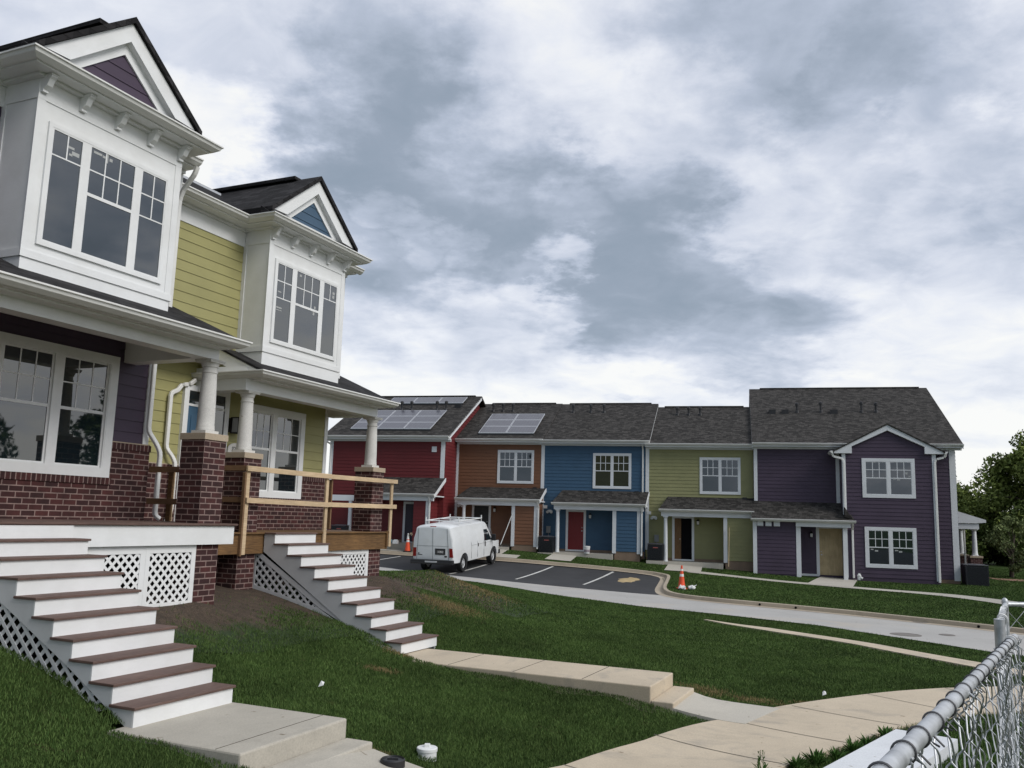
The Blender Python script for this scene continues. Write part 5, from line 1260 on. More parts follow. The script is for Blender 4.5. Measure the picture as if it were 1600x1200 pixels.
# ------------------------------------------------------------------ white van
VF = Frame(math.atan2(3.19, 1.22) - math.pi / 2, (0, 0, 0))
def build_van():
    wr = np.array([-1.98, 39.47]); fwd = np.array([1.22, 3.19]); fwd /= np.linalg.norm(fwd); right = np.array([fwd[1], -fwd[0]])
    org = wr - right * .86
    vf = Frame(math.atan2(fwd[1], fwd[0]) - math.pi / 2)
    zr = T(*org); zf_ = T(*(org + fwd * 3.45)); 
    pitch = math.atan2(zf_ - zr, 3.45)
    V = Thing('parked_van', 'white cargo van with a roof rack parked facing the brown house', 'van', W0, (org[0], org[1], zr + .012))
    V.fr = Frame(0); V.p0 = Vector((0, 0, 0)); V.o.rotation_euler = (pitch, 0, vf.ang); V.o.rotation_mode = 'XYZ'
    V.o.rotation_euler = (Matrix.Rotation(vf.ang, 3, 'Z') @ Matrix.Rotation(pitch, 3, 'X')).to_euler()
    # body loft: stations along y (rear axle at y=0)
    def sec(hw_b, hw_m, hw_t, zb, zm, zs, zt, crown):
        return [(0, zb), (hw_b * .85, zb), (hw_b, zb + .05), (hw_m, zm), (hw_m * .995, zm + .22), (hw_m * .965, zs - .25), (hw_t * 1.02, zs), (hw_t * .975, zt - .07), (hw_t * .86, zt - .015), (hw_t * .45, zt + crown), (0, zt + crown * 1.3)]
    st = [(-1.14, sec(.84, .88, .76, .54, .86, 1.68, 1.92, .015)), (-1.125, sec(.90, .935, .80, .49, .86, 1.71, 1.965, .02)), (-1.08, sec(.94, .972, .83, .45, .86, 1.735, 2.0, .03)), (-.98, sec(.965, .995, .855, .42, .86, 1.75, 2.03, .038)), (-.82, sec(.978, 1.008, .866, .405, .86, 1.757, 2.045, .043)), (-.6, sec(.98, 1.01, .87, .40, .86, 1.76, 2.05, .045)),
          (.8, sec(.98, 1.01, .875, .38, .86, 1.77, 2.06, .045)), (2.2, sec(.98, 1.01, .87, .38, .86, 1.77, 2.06, .045)), (2.75, sec(.98, 1.01, .85, .38, .86, 1.74, 2.03, .04)),
          (2.98, sec(.98, 1.01, .81, .38, .86, 1.64, 1.93, .035)), (3.50, sec(.98, 1.0, .86, .38, .86, 1.22, 1.34, .04)), (3.62, sec(.98, 1.0, .90, .38, .86, 1.12, 1.20, .04)),
          (4.1, sec(.96, .97, .88, .40, .84, 1.02, 1.10, .03)), (4.28, sec(.90, .92, .82, .44, .80, .94, 1.0, .02))]
    n = 11; vs = []; 
    for y, s_ in st: vs += [(x, y, z) for x, z in s_] + [(-x, y, z) for x, z in s_[-2:0:-1]]
    k = 2 * n - 2; fs = [(i * k + j, i * k + (j + 1) % k, (i + 1) * k + (j + 1) % k, (i + 1) * k + j) for i in range(len(st) - 1) for j in range(k)]
    fs += [tuple(range(k)), tuple(range((len(st) - 1) * k, len(st) * k))]
    mb = MB(); mb.add(vs, fs); body = V.part('body', mb, [M['van_paint'], M['dark']], smooth=True)
    cut = MB()
    for y in (0, 3.45):
        for sgn in (-1, 1): cut.tube([(sgn * .70, y, .37), (sgn * 1.3, y, .37)], .46, 28)
    cm = make_mesh('cutter', cut, [M['dark']], uv=False); co = bpy.data.objects.new('cutter', cm); COL.objects.link(co); co.parent = V.o
    mod = body.modifiers.new('arches', 'BOOLEAN'); mod.object = co; mod.operation = 'DIFFERENCE'; mod.solver = 'EXACT'
    bpy.context.view_layer.update(); dg = bpy.context.evaluated_depsgraph_get()
    me = bpy.data.meshes.new_from_object(body.evaluated_get(dg)); body.modifiers.clear(); body.data = me; me.name = 'body'
    me.materials.clear(); me.materials.append(M['van_paint']); me.materials.append(M['dark'])
    for p in me.polygons:
        c = p.center; p.material_index = 1 if (c.z < .8 and abs(c.x) < .75 and (abs(c.y) < .5 or abs(c.y - 3.45) < .5) and c.z > .40) else 0
    bpy.data.objects.remove(co)
    add_auto_smooth(body, 46)
    from mathutils.bvhtree import BVHTree
    bvh = BVHTree.FromPolygons([v.co.copy() for v in me.vertices], [tuple(p.vertices) for p in me.polygons])
    for y in (0, 3.45):
        for sgn in (-1, 1):
            mb = MB(); r = .375
            mb.lathe((0, 0, 0), [(r * .62, -.115), (r * .93, -.12), (r * .985, -.10), (r, -.05), (r, .05), (r * .985, .10), (r * .93, .12), (r * .62, .115)], 32, 0, False)
            mb.v = [(sgn * .86 + v[2], y + v[0], .375 + v[1]) for v in mb.v]; w = V.part('wheel', mb, M['tyre'], smooth=True)
            mb = MB(); mb.lathe((0, 0, 0), [(r * .63, -.10), (r * .63, .06), (r * .5, .075), (r * .45, .05), (r * .2, .07), (r * .18, .10), (.01, .105)], 24)
            mb.v = [(sgn * (.86 + v[2]), y + v[0], .375 + v[1]) for v in mb.v]
            for a in range(8): mb.tube([(sgn * (.86 + .055), y + r * .36 * math.cos(a * .785), .375 + r * .36 * math.sin(a * .785)), (sgn * (.86 + .067), y + r * .36 * math.cos(a * .785), .375 + r * .36 * math.sin(a * .785))], .022, 8, 1)
            V.part('rim', mb, [M['steel_wheel'], M['black']], w)
    # seams on the rear doors and sides
    mb = MB()
    def zx(z): return .94 + (.80 - .94) * max(0, z - 1.1) / .8
    mb.box(-.006, .006, -1.150, -1.12, .60, 1.93)
    for sgn in (-1, 1): mb.prism([(sgn * .76, -1.150, .60), (sgn * .772, -1.150, .60), (sgn * .682, -1.150, 1.93), (sgn * .67, -1.150, 1.93)], (0, .02, 0))
    mb.box(-.76, .76, -1.149, -1.12, 1.18, 1.187); mb.box(-.76, .76, -1.149, -1.12, .60, .608)
    for sgn in (-1, 1):
        for y in (.75, 1.45, 2.20, 3.25): mb.box(sgn * 1.003, sgn * 1.0145, y, y + .008, .50, 1.15); mb.prism([(sgn * 1.0135, y, 1.15), (sgn * 1.0135, y + .008, 1.15), (sgn * .892, y + .008, 1.76), (sgn * .892, y, 1.76)], (-sgn * .02, 0, 0))
        mb.box(sgn * 1.0, sgn * 1.0155, .8, 3.2, 1.08, 1.086)
    V.part('door_seam', mb, plain('seam_grey', (.16, .17, .17), .6))
    mb = MB(); mb.box(-1.0, 1.0, -1.30, -1.09, .42, .60); mb.box(-.98, .98, -1.33, -1.30, .44, .52); V.part('rear_bumper', mb, M['black'], bevel=.02)
    mb = MB(); mb.box(-.28, .28, -1.335, -1.29, .50, .56); V.part('bumper_step', mb, M['steel_wheel'])
    mb = MB(); mb.box(-.95, .95, 4.24, 4.40, .40, .60); V.part('front_bumper', mb, M['black'], bevel=.02)
    for sgn in (-1, 1):
        mb = MB(); mb.prism([(sgn * .80, -1.16, .72), (sgn * .955, -1.15, .72), (sgn * .93, -1.15, 1.10), (sgn * .785, -1.16, 1.10)], (0, .09, 0)); V.part('tail_light', mb, M['taillight'])
        rows = [(1.17, 2.26, 3.20), (1.30, 2.26, 3.14), (1.44, 2.26, 3.04), (1.57, 2.27, 2.94), (1.68, 2.30, 2.86)]
        mb = MB(); vs = []
        for z, ya, yb in rows:
            for j in range(7):
                y = ya + (yb - ya) * j / 6; h = bvh.ray_cast(Vector((sgn * 2, y, z)), Vector((-sgn, 0, 0))); vs.append((h[0].x + sgn * .008, y, z))
        mb.add(vs, [(i * 7 + j, i * 7 + j + 1, (i + 1) * 7 + j + 1, (i + 1) * 7 + j) for i in range(4) for j in range(6)]); V.part('side_window', mb, M['glass'])
        mb = MB(); mb.box(sgn * 1.03, sgn * 1.24, 3.02, 3.12, 1.12, 1.42); mb.beam((sgn * .97, 3.1, 1.2), (sgn * 1.06, 3.08, 1.22), .04, .05); V.part('mirror', mb, M['black'], bevel=.02)
        mb = MB(); mb.box(sgn * 1.0, sgn * 1.03, 2.30, 2.36, .92, 1.14); mb.box(sgn * 1.0, sgn * 1.028, 1.50, 1.54, .98, 1.12); V.part('door_handle', mb, M['black'])
    mb = MB(); vs = []
    for z, w_ in ((1.36, .82), (1.5, .80), (1.65, .77), (1.82, .72)):
        for j in range(7):
            x_ = w_ * (j / 3 - 1); h = bvh.ray_cast(Vector((x_, 6, z)), Vector((0, -1, 0))); vs.append((x_, h[0].y + .012, z + .006))
    mb.add(vs, [(i * 7 + j, i * 7 + j + 1, (i + 1) * 7 + j + 1, (i + 1) * 7 + j) for i in range(3) for j in range(6)]); V.part('windscreen', mb, M['glass'])
    mb = MB(); mb.box(-.14, .14, -1.12, -1.02, 1.985, 2.03); V.part('brake_lamp', mb, plain('high_brake_lamp', (.45, .10, .09), .35))
    mb = MB(); mb.box(.12, .60, -1.160, -1.140, .82, 1.08); pl = V.part('licence_plate_holder', mb, M['black'])
    mb = MB(); mb.box(.16, .56, -1.166, -1.161, .86, 1.03); V.part('licence_plate', mb, plain('plate_dark', (.05, .05, .05), .5), pl)
    me = text_mesh('163860', .13); me.materials.append(M['refl']); o = bpy.data.objects.new('plate_lettering', me); COL.objects.link(o); o.parent = pl; o.location = (.37, -1.168, .94); o.rotation_euler = (math.pi / 2, 0, 0); o.scale = (.72, 1, 1)
    mb = MB(); mb.box(-.70, -.64, -1.151, -1.138, .83, .88); mb.box(-.71, -.50, -1.151, -1.138, .785, .812); V.part('badge', mb, M['black'])
    mb = MB(); mb.lathe((0, 0, 0), [(.07, 0), (.07, .01)], 20); mb.v = [(.62 + v[0], -1.152 + v[2], .75 + v[1] * .5) for v in mb.v]; V.part('badge', mb, M['black'])
    # ladder rack
    rk = MB()
    for y in (-.2, 1.15, 2.35):
        rk.tube([(-.80, y, 2.0), (-.80, y, 2.2), (.80, y, 2.2), (.80, y, 2.0)], .022, 8)
    for sgn in (-1, 1): rk.tube([(sgn * .80, -.25, 2.2), (sgn * .80, 2.4, 2.2)], .022, 8); rk.tube([(sgn * .80, -.2, 2.2), (sgn * .80, -.2, 2.36)], .025, 8); rk.tube([(sgn * .80, 2.35, 2.2), (sgn * .80, 2.35, 2.34)], .025, 8)
    V.part('roof_rack', rk, M['plastic_white'], smooth=True)
    return V
build_van()

# ------------------------------------------------------------------ small things
def cone(x, y, z, lab, top_red):
    t = Thing('traffic_cone', lab, 'traffic cone', W0, (x, y, z), 'orange traffic cones')
    mb = MB(); mb.box(x - .19, x + .19, y - .19, y + .19, z, z + .035); t.part('base', mb, M['black'] if not top_red else M['orange'])
    mb = MB(); P = lambda h: .145 - (.145 - .03) * h / .88
    def seg(a, b, m, e=0): mb.lathe((x, y, z + .036), [(P(a) + e, a), (P(b) + e, b)], 20, m)
    seg(0, .44, 0); seg(.44, .54, 1, .001); seg(.54, .66, 0) if top_red else seg(.54, .58, 0); seg(.66 if top_red else .58, .74, 1, .001); seg(.74, .88, 0) if top_red else seg(.74, .88, 1)
    t.part('cone_body', mb, [M['orange'], M['refl']], smooth=True)
    return t
kz = lambda x, y: T(x, y) + .15
cone(-5.05, 45.35, kz(-5.05, 45.35) + .0, 'orange cone with a white cloth on top beside the van', False)
x, y = -4.93, 45.30; z = kz(x, y)
mb = MB(); P = [(x, y, z + .90), (x + .06, y, z + .93), (x + .12, y, z + .84), (x + .14, y + .02, z + .70), (x + .10, y, z + .60)]; mb.tube(P, [.02, .045, .04, .035, .01], 7); mb.tube([(x - .09, y, z + .80), (x, y - .02, z + .93), (x + .05, y, z + .8)], [.01, .04, .02], 7)
single('cloth', mb, plain('tan_cloth', (.35, .28, .2), .9), 'tan cloth draped over the top of the cone by the van', 'cloth', W0, (x, y, z + .6))
cone(7.05, 36.1, kz(7.05, 36.1) - .01, 'orange cone with two white bands on the grass corner by the kerb', True)
for (x, y, lab) in ((7.02, 35.85, 'crumpled white sandbag directly below the cone on the grass corner'), (7.42, 35.95, 'crumpled white sandbag right of the cone on the grass corner')):
    z = kz(x, y) - .03; mb = MB()
    prof = [(.02, 0), (.12, .02), (.155, .07), (.14, .13), (.07, .17), (.02, .175)]; mb.lathe((x, y, z), prof, 12)
    mb.v = [(v[0] + .02 * math.sin(v[2] * 60 + v[1] * 9), v[1] + .02 * math.cos(v[0] * 35), v[2] + .015 * math.sin(v[0] * 40)) for v in mb.v]
    mb.tube([(x + .08, y, z + .12), (x + .2, y, z + .2)] if 'right' in lab else [(x - .05, y, z + .15), (x - .08, y, z + .2)], [.03, .012], 6)
    single('sandbag', mb, M['plastic_white'], lab, 'bag', W0, (x, y, z), 'white bags at the cone')

# white bucket and leaning boards
s_, c_, z_ = -7.40, 44.75, -1.66
B_ = Thing('bucket', 'white plastic bucket with a label by the red door', 'bucket', FF, (s_, c_, z_))
mb = MB(); mb.lathe((s_, c_, z_), [(.13, 0), (.155, .30), (.165, .30), (.165, .36), (.15, .37), (.14, .36)], 18); B_.part('pail', mb, M['plastic_white'], smooth=True)
mb = MB(); mb.lathe((s_, c_, z_), [(.146, .08), (.153, .20)], 18); B_.part('label_band', mb, plain('bucket_print', (.30, .25, .28), .6))
mb = MB(); mb.beam((-11.85, 44.45, -1.36), (-11.33, 44.80, .28), .045, .03); single('leaning_pole', mb, M['plastic_white'], 'thin white pole leaning on the brown house porch post', 'pole', FF, (-11.85, 44.45, -1.36))
mb = MB(); mb.beam((-.44, 44.0, -2.0), (-.40, 44.72, -.16), .10, .025, up=(1, 0, 0)); single('leaning_board', mb, M['lumber'], 'narrow pale board leaning on the yellow-green far porch', 'board', FF, (-.44, 44.0, -2.0))
mb = MB(); mb.lathe((5.42, 44.25, -2.36), [(.07, 0), (.07, .16), (.09, .17), (.09, .22), (.05, .25), (.05, .30)], 12); mb.tube([(5.42, 44.25, -2.2), (5.56, 44.2, -2.30)], .05, 8)
single('cleanout_pipe', mb, M['plastic_white'], 'short white drain fitting on the grass beside the purple downspout', 'pipe', FF, (5.42, 44.25, -2.36))
# clutter by the red house door
s_, c_ = -17.55, 43.3; z_ = -1.42
mb = MB(); mb.box(s_ - .12, s_ + .12, c_ - .12, c_ + .12, z_, z_ + .07); mb.box(s_ - .07, s_ + .04, c_ - .05, c_ + .07, z_ + .07, z_ + .75); mb.box(s_ - .05, s_ + .10, c_ - .06, c_ + .04, z_ + .75, z_ + .86)
single('upright_vacuum', mb, M['black'], 'dark upright tool standing by the purple door of the red house', 'tool', FF, (s_, c_, z_), bevel=.01)
for (ds, w, h, mt, lab) in ((-.02, .34, .20, plain('blue_wrap', (.22, .35, .42), .5), 'pale blue pack on the walk left of the cone by the van'), (.42, .26, .17, M['plastic_white'], 'small white box on the walk left of the cone by the van')):
    mb = MB(); mb.box(s_ + ds, s_ + ds + w, c_ - .5, c_ - .26, z_ - .05, z_ - .05 + h); mb.box(s_ + ds + .04, s_ + ds + w - .05, c_ - .47, c_ - .30, z_ - .05 + h, z_ + h - .01)
    single('package', mb, mt, lab, 'package', FF, (s_ + ds, c_ - .4, z_ - .05), 'packages by the red house', bevel=.012)
# white pipe cap in the lawn and black lid near the steps
x, y = -.74, 9.22; z = T(x, y); t = Thing('pipe_cap', 'round white plastic cleanout cap standing in the near lawn', 'pipe cap', W0, (x, y, z))
mb = MB(); mb.lathe((x, y, z - .1), [(.096, 0), (.096, .14), (.104, .14), (.104, .168), (.098, .174), (.0005, .182)], 32); t.part('cap', mb, M['plastic_white'], smooth=True)
mb = MB(); mb.box(x - .028, x + .028, y - .028, y + .028, z + .078, z + .106); t.part('square_nut', mb, M['plastic_white'], bevel=.006)
x, y = -1.00, 8.56; z = T(x, y) + .03
mb = MB(); mb.lathe((x, y, z - .06), [(.115, 0), (.115, .11), (.105, .12), (.10, .105), (.02, .11)], 28); mb.box(x - .05, x + .05, y - .008, y + .008, z + .045, z + .062)
single('black_lid', mb, M['black'], 'round black plastic lid on the concrete below the landing', 'lid', W0, (x, y, z), smooth=True)
# litter
for (x, y, lab) in ((-2.19, 11.01, 'crumpled white paper scrap in the grass between the stairs'), (4.86, 13.85, 'small white flower-like scrap at the edge of the sidewalk lawn')):
    z = T(x, y) + .03; mb = MB()
    mb.add([(x - .03, y - .02, z), (x + .03, y - .02, z + .02), (x + .035, y + .02, z + .05), (x - .02, y + .025, z + .04), (x, y, z + .07)], [(0, 1, 4), (1, 2, 4), (2, 3, 4), (3, 0, 4), (0, 3, 2, 1)])
    single('paper_scrap', mb, M['plastic_white'], lab, 'litter', W0, (x, y, z))
# manholes in the alley
for (x, y, r, lab) in ((11.38, 25.7, .42, 'round rusty manhole cover in the pale alley, nearer the lawn'), (12.7, 26.0, .22, 'small dark valve cover in the pale alley near the fence'), (13.4, 29.1, .30, 'dark round cover beside the far kerb of the alley')):
    z = T(x, y) + .008; mb = MB(); mb.lathe((x, y, z), [(r, 0), (r, .006)], 28); mb.tube([(x + r * .8 * math.cos(a), y + r * .8 * math.sin(a), z + .006) for a in np.linspace(0, 2 * math.pi, 25)[:-1]], .006, 4, closed=True)
    single('manhole_cover', mb, concrete_mat('worn_iron', (.19, .175, .16), .2, .3, 6), lab, 'manhole cover', W0, (x, y, z), 'covers set in the alley')
# sand spilled on the lot
mb = MB(); rr = np.random.default_rng(4)
cxs, cys = 5.4, 39.7
pts = [(cxs + (.42 + .05 * math.sin(5 * a) + .06 * math.sin(11 * a)) * math.cos(a) + .35 * math.sin(a), cys + (.95 + .1 * math.sin(7 * a + 1)) * math.sin(a)) for a in np.linspace(0, 2 * math.pi, 37)[:-1]]
mb.add([(cxs, cys, T(cxs, cys) + .05)] + [((a + cxs) / 2, (b + cys) / 2, T((a + cxs) / 2, (b + cys) / 2) + .035) for a, b in pts] + [(a, b, T(a, b) + .003) for a, b in pts],
       [(0, 1 + i, 1 + (i + 1) % 36) for i in range(36)] + [(1 + i, 37 + i, 37 + (i + 1) % 36, 1 + (i + 1) % 36) for i in range(36)])
o = structure('sand_patch', mb, concrete_mat('tan_sand', (.42, .32, .17), .2, .3, 3)); o['kind'] = 'stuff'
# kerb drain pipes
for i, (j, lab) in enumerate(((104, 'left drain hole in the kerb below the cone lawn'), (107, 'second drain hole in the kerb right beside the left one'), (121, 'lone drain hole in the middle of the far kerb'), (24, 'drain hole in the kerb left of the van'), (43, 'drain hole in the kerb before the blue house'))):
    p, nn = KERB[j], KN[j]; z = T(*p) + .07
    mb = MB(); mb.tube([(p[0] - nn[0] * .035, p[1] - nn[1] * .035, z), (p[0] + nn[0] * .02, p[1] + nn[1] * .02, z)], .04, 12); single('drain_pipe', mb, M['dark'], lab, 'drain pipe', W0, (p[0], p[1], z), 'drain holes in the kerb')
# low white kerb by the fence
mb = MB(); a, b = np.array([2.2, 7.6]), np.array([4.9, 11.0]); d = (b - a) / np.linalg.norm(b - a); nn = np.array([d[1], -d[0]])
for p, q in ((a, b),):
    za, zb2 = T(*a) - .05, T(*b) - .02
    P0 = [a - nn * .18, b - nn * .18, b + nn * .5, a + nn * .5]
    mb.prism([(P0[0][0], P0[0][1], za), (P0[1][0], P0[1][1], zb2), (P0[2][0], P0[2][1], zb2), (P0[3][0], P0[3][1], za)], (0, 0, .17))
single('low_wall', mb, concrete_mat('white_concrete', (.66, .68, .70), .06, .1, 1), 'low flat white concrete edging behind the weeds at the fence', 'wall', W0, (a[0] + nn[0] * .5, a[1] + nn[1] * .5, T(*a)))

# ------------------------------------------------------------------ chain-link fence
def build_fence():
    P1 = Vector((.81, 1.80, -.405)); P2 = Vector((2.58, 4.60, -.535)); d = (P2 - P1); L = d.length; dh = Vector((d.x, d.y)).normalized()
    ang = math.atan2(dh.y, dh.x); fr = Frame(ang, (P1.x, P1.y, 0)); slope = (P2.z - P1.z) / Vector((d.x, d.y)).length
    zr = lambda x: P1.z + slope * x
    Fz = Thing('chain_link_fence', 'galvanised chain link fence with a round top rail in the right foreground', 'fence', fr, (0, 0, -1.75))
    x0, x1 = -1.6, 3.50
    mb = MB(); mb.tube([(x0, 0, zr(x0)), (x1, 0, zr(x1))], .0178, 20); Fz.part('top_rail', mb, M['galv'], smooth=True)
    x = -.62
    while x < x1 - .1:
        mb = MB(); pts = [(x + .010 * math.sin(a * .5), .0205 * math.cos(a), zr(x) + .0205 * math.sin(a)) for a in np.linspace(-.6, 2 * math.pi - 1.3, 18)]
        mb.tube([(x - .02, -.014, zr(x) - .045), (x - .01, .012, zr(x) - .036)] + pts[::-1] + [(x + .01, -.02, zr(x) - .05)], .0024, 6)
        Fz.part('tie_wire', mb, M['galv_dark'], smooth=True)
        x += .215 + .03 * math.sin(x * 9)
    mb = MB(); cell = .088; dzc = .085; xs = np.arange(x0, x1 - .04, cell); nz = int(1.26 / dzc)
    for i, xw in enumerate(xs):
        pts = []; ph = i % 2
        for k in range(nz):
            z = zr(xw) - .034 - k * dzc; side = (k + ph) % 2
            xx = xw + side * cell * 1.04 + .006 * math.sin(i * 2.3 + k * 1.1); yy = -.013 + (.004 if side else -.004) + .010 * math.sin(k * .5 + i * .41)
            if k == 0 and not side: pts += [(xx + .022, yy - .004, z + .030), (xx - .004, yy - .006, z + .034)]
            if k == 0 and side: pts += [(xx - .016, yy + .003, z + .036), (xx + .006, yy + .004, z + .030)]
            s_ = -1 if side else 1; ya = .011 if (k + ph) % 2 else -.011
            pts += [(xx + s_ * .014, yy - ya, z + .022), (xx + s_ * .003, yy - ya * .7, z + .008), (xx, yy, z), (xx + s_ * .003, yy + ya * .7, z - .008), (xx + s_ * .014, yy + ya, z - .022)]
        mb.tube(pts, .0024, 6)
    Fz.part('wire_mesh', mb, M['galv'], smooth=True)
    # corner post, dark line post and far post with dome cap
    fr_l = lambda X, Y: ((X - P1.x) * dh.x + (Y - P1.y) * dh.y, -(X - P1.x) * dh.y + (Y - P1.y) * dh.x)
    pa = fr_l(2.66, 4.86); pb = fr_l(3.66, 6.6); pc_ = fr_l(2.80, 4.72); pe = fr_l(6.4, 7.2)
    for (q, r, zt, dome, mt) in ((pa, .027, -.462, 0, 'galv'), (pb, .021, -.482, 1, 'galv'), (pc_, .036, -.60, 0, 'galv_dark'), (pe, .027, -.48, 1, 'galv')):
        mb = MB(); mb.tube([(q[0], q[1], -2.3), (q[0], q[1], zt - (.03 if dome else 0))], r, 22)
        if dome: mb.lathe((q[0], q[1], zt - .03), [(r * 1.08, 0), (r * 1.08, .015), (r * .8, .03), (r * .3, .038)], 20)
        Fz.part('post', mb, M[mt], smooth=True)
    mb = MB(); mb.box(x1 - .02, x1, -.02, -.012, -1.7, zr(3.3) - .03)
    for z in (-.62, -.9, -1.2, -1.5): mb.tube([(pa[0] + .032 * math.cos(a), pa[1] + .032 * math.sin(a), z) for a in np.linspace(0, 2 * math.pi, 17)[:-1]], .004, 6, closed=True)
    Fz.part('tension_bar', mb, M['galv'])
    mb = MB(); mb.tube([(pa[0], pa[1], -.515), (pb[0], pb[1], -.525)], .018, 16); Fz.part('top_rail', mb, M['galv'], smooth=True)
    mb = MB(); mb.tube([(pb[0], pb[1], -.52), (pe[0], pe[1], -.53)], .018, 16); Fz.part('return_rail', mb, M['galv'], smooth=True)
    mb = MB()
    for (A_, B_) in ((pa, pb), (pb, pe)):
        LL = math.hypot(B_[0] - A_[0], B_[1] - A_[1]); nn_ = int(LL / cell)
        for i in range(nn_):
            pts = []
            for k in range(nz):
                t = (i + ((k + i) % 2) * 1.0) / nn_; pts.append((A_[0] + (B_[0] - A_[0]) * t, A_[1] + (B_[1] - A_[1]) * t, -.55 - k * dzc))
            mb.tube(pts, .0026, 5)
    Fz.part('wire_mesh', mb, M['galv'])
    mb = MB(); pts = []
    for i in range(150):
        a = i * .55; t = i / 150 * .8; pts.append((pa[0] + (pb[0] - pa[0]) * t + .0, pa[1] + (pb[1] - pa[1]) * t + .022 * math.cos(a), -.518 + .022 * math.sin(a)))
    mb.tube(pts, .0028, 6); Fz.part('wire_coil', mb, M['galv'], smooth=True)
    mb = MB(); mb.tube([(3.13, 0, zr(3.13)), (3.16, 0, zr(3.16))], .028, 18); q = Vector(pa).lerp(Vector(pb), .35); q2 = Vector(pa).lerp(Vector(pb), .38); mb.tube([(q.x, q.y, -.52), (q2.x, q2.y, -.52)], .030, 18); Fz.part('rail_band', mb, M['refl'], smooth=True)
build_fence()

# ------------------------------------------------------------------ grass, weeds, trees
def in_poly(P, poly):
    x, y = P[:, 0], P[:, 1]; n = len(poly); ins = np.zeros(len(P), bool)
    if len(P) == 0: return ins
    bx0, bx1, by0, by1 = poly[:, 0].min(), poly[:, 0].max(), poly[:, 1].min(), poly[:, 1].max()
    m = (x >= bx0) & (x <= bx1) & (y >= by0) & (y <= by1); q = P[m]; r = np.zeros(len(q), bool)
    j = n - 1
    for i in range(n):
        xi, yi, xj, yj = poly[i, 0], poly[i, 1], poly[j, 0], poly[j, 1]
        if yi != yj: r ^= ((yi > q[:, 1]) != (yj > q[:, 1])) & (q[:, 0] < (xj - xi) * (q[:, 1] - yi) / (yj - yi) + xi)
        j = i
    ins[m] = r; return ins
def quad(*p): return np.array([nw(a, b) for a, b in p])
BLOCK = [SW_POLY, PATH_POLY, np.concatenate([AL_FAR, AL_NEAR[::-1]]), np.concatenate([LOT_FAR, LOT_NEAR[::-1]]),
         quad((6.1, 4.7), (7.6, 4.7), (7.6, 6.6), (6.1, 6.6)), quad((6.12, 2.4), (7.60, 1.7), (7.60, 4.8), (6.12, 4.8)), quad((12.02, 1.5), (13.24, 1.2), (13.24, 7.5), (12.02, 7.5)),
         quad((6.32, 6.5), (7.57, 6.5), (7.57, 9.1), (6.32, 9.1)), quad((12.4, 7.3), (13.52, 7.3), (13.52, 10), (12.4, 10)),
         quad((4.2, 9.2), (10.1, 9.2), (10.1, 19), (4.2, 19)), quad((10.1, 10.0), (16, 10.0), (16, 19), (10.1, 19)),
         np.array([(2.0, 7.75), (4.75, 11.15), (5.3, 10.7), (2.6, 7.25)])]
DRY = [(3.0, 13.7, .45, .3), (3.7, 13.45, .4, .22), (4.46, 13.4, .3, .15), (4.0, 13.2, .2, .1), (1.3, 13.1, .5, .35), (-1.14, 17.9, .8, .7), (-.8, 22.5, 1.1, 1.2), (-1.6, 13.9, .3, .3), (-1.2, 8.9, .25, .18), (-2.4, 16.4, .5, .4), (-3.6, 9.6, .3, .2), (-1.7, 12.6, .3, .15)]
def emit_blades(name, X, Y, Zb, h, w, lean, mat, label=None):
    n = len(X); a = RNG.uniform(0, 2 * math.pi, n); b = RNG.uniform(0, 2 * math.pi, n); ln = lean * RNG.uniform(.2, 1, n) * h
    hx, hy = np.cos(a) * w / 2, np.sin(a) * w / 2; V = np.zeros((n, 5, 3)); lx, ly = np.cos(b) * ln, np.sin(b) * ln
    V[:, 0] = np.stack([X - hx, Y - hy, Zb], 1); V[:, 1] = np.stack([X + hx, Y + hy, Zb], 1)
    V[:, 2] = np.stack([X + hx * .75 + lx * .35, Y + hy * .75 + ly * .35, Zb + h * .6], 1); V[:, 3] = np.stack([X - hx * .75 + lx * .35, Y - hy * .75 + ly * .35, Zb + h * .6], 1)
    V[:, 4] = np.stack([X + lx, Y + ly, Zb + h * np.sqrt(np.clip(1 - (ln / h) ** 2 * .5, .3, 1))], 1)
    me = bpy.data.meshes.new(name); me.vertices.add(n * 5); me.vertices.foreach_set('co', V.reshape(-1).astype(np.float32))
    base = (np.arange(n) * 5)[:, None]; idx = (base + np.array([0, 1, 2, 3, 3, 2, 4])[None]).reshape(-1)
    me.loops.add(n * 7); me.loops.foreach_set('vertex_index', idx.astype(np.int32))
    me.polygons.add(n * 2); ls = (np.arange(n)[:, None] * 7 + np.array([0, 4])[None]).reshape(-1); lt = np.tile([4, 3], n)
    me.polygons.foreach_set('loop_start', ls.astype(np.int32)); me.polygons.foreach_set('loop_total', lt.astype(np.int32))
    dry = np.zeros(n)
    for (cx_, cy_, rx, ry) in DRY:
        q = ((X - cx_) / rx) ** 2 + ((Y - cy_) / ry) ** 2; dry = np.maximum(dry, np.exp(-q * 1.2))
    dry = (dry > RNG.uniform(.15, .95, n)).astype(float)
    at = me.attributes.new('tint', 'FLOAT', 'POINT'); at.data.foreach_set('value', np.repeat(RNG.uniform(0, 1, n), 5).astype(np.float32))
    at = me.attributes.new('dry', 'FLOAT', 'POINT'); at.data.foreach_set('value', np.repeat(dry, 5).astype(np.float32))
    me.materials.append(mat); me.update(); me.validate()
    o = bpy.data.objects.new(name, me); COL.objects.link(o); o['kind'] = 'stuff'
    if label: o['label'] = label; o['category'] = 'grass'
    return o
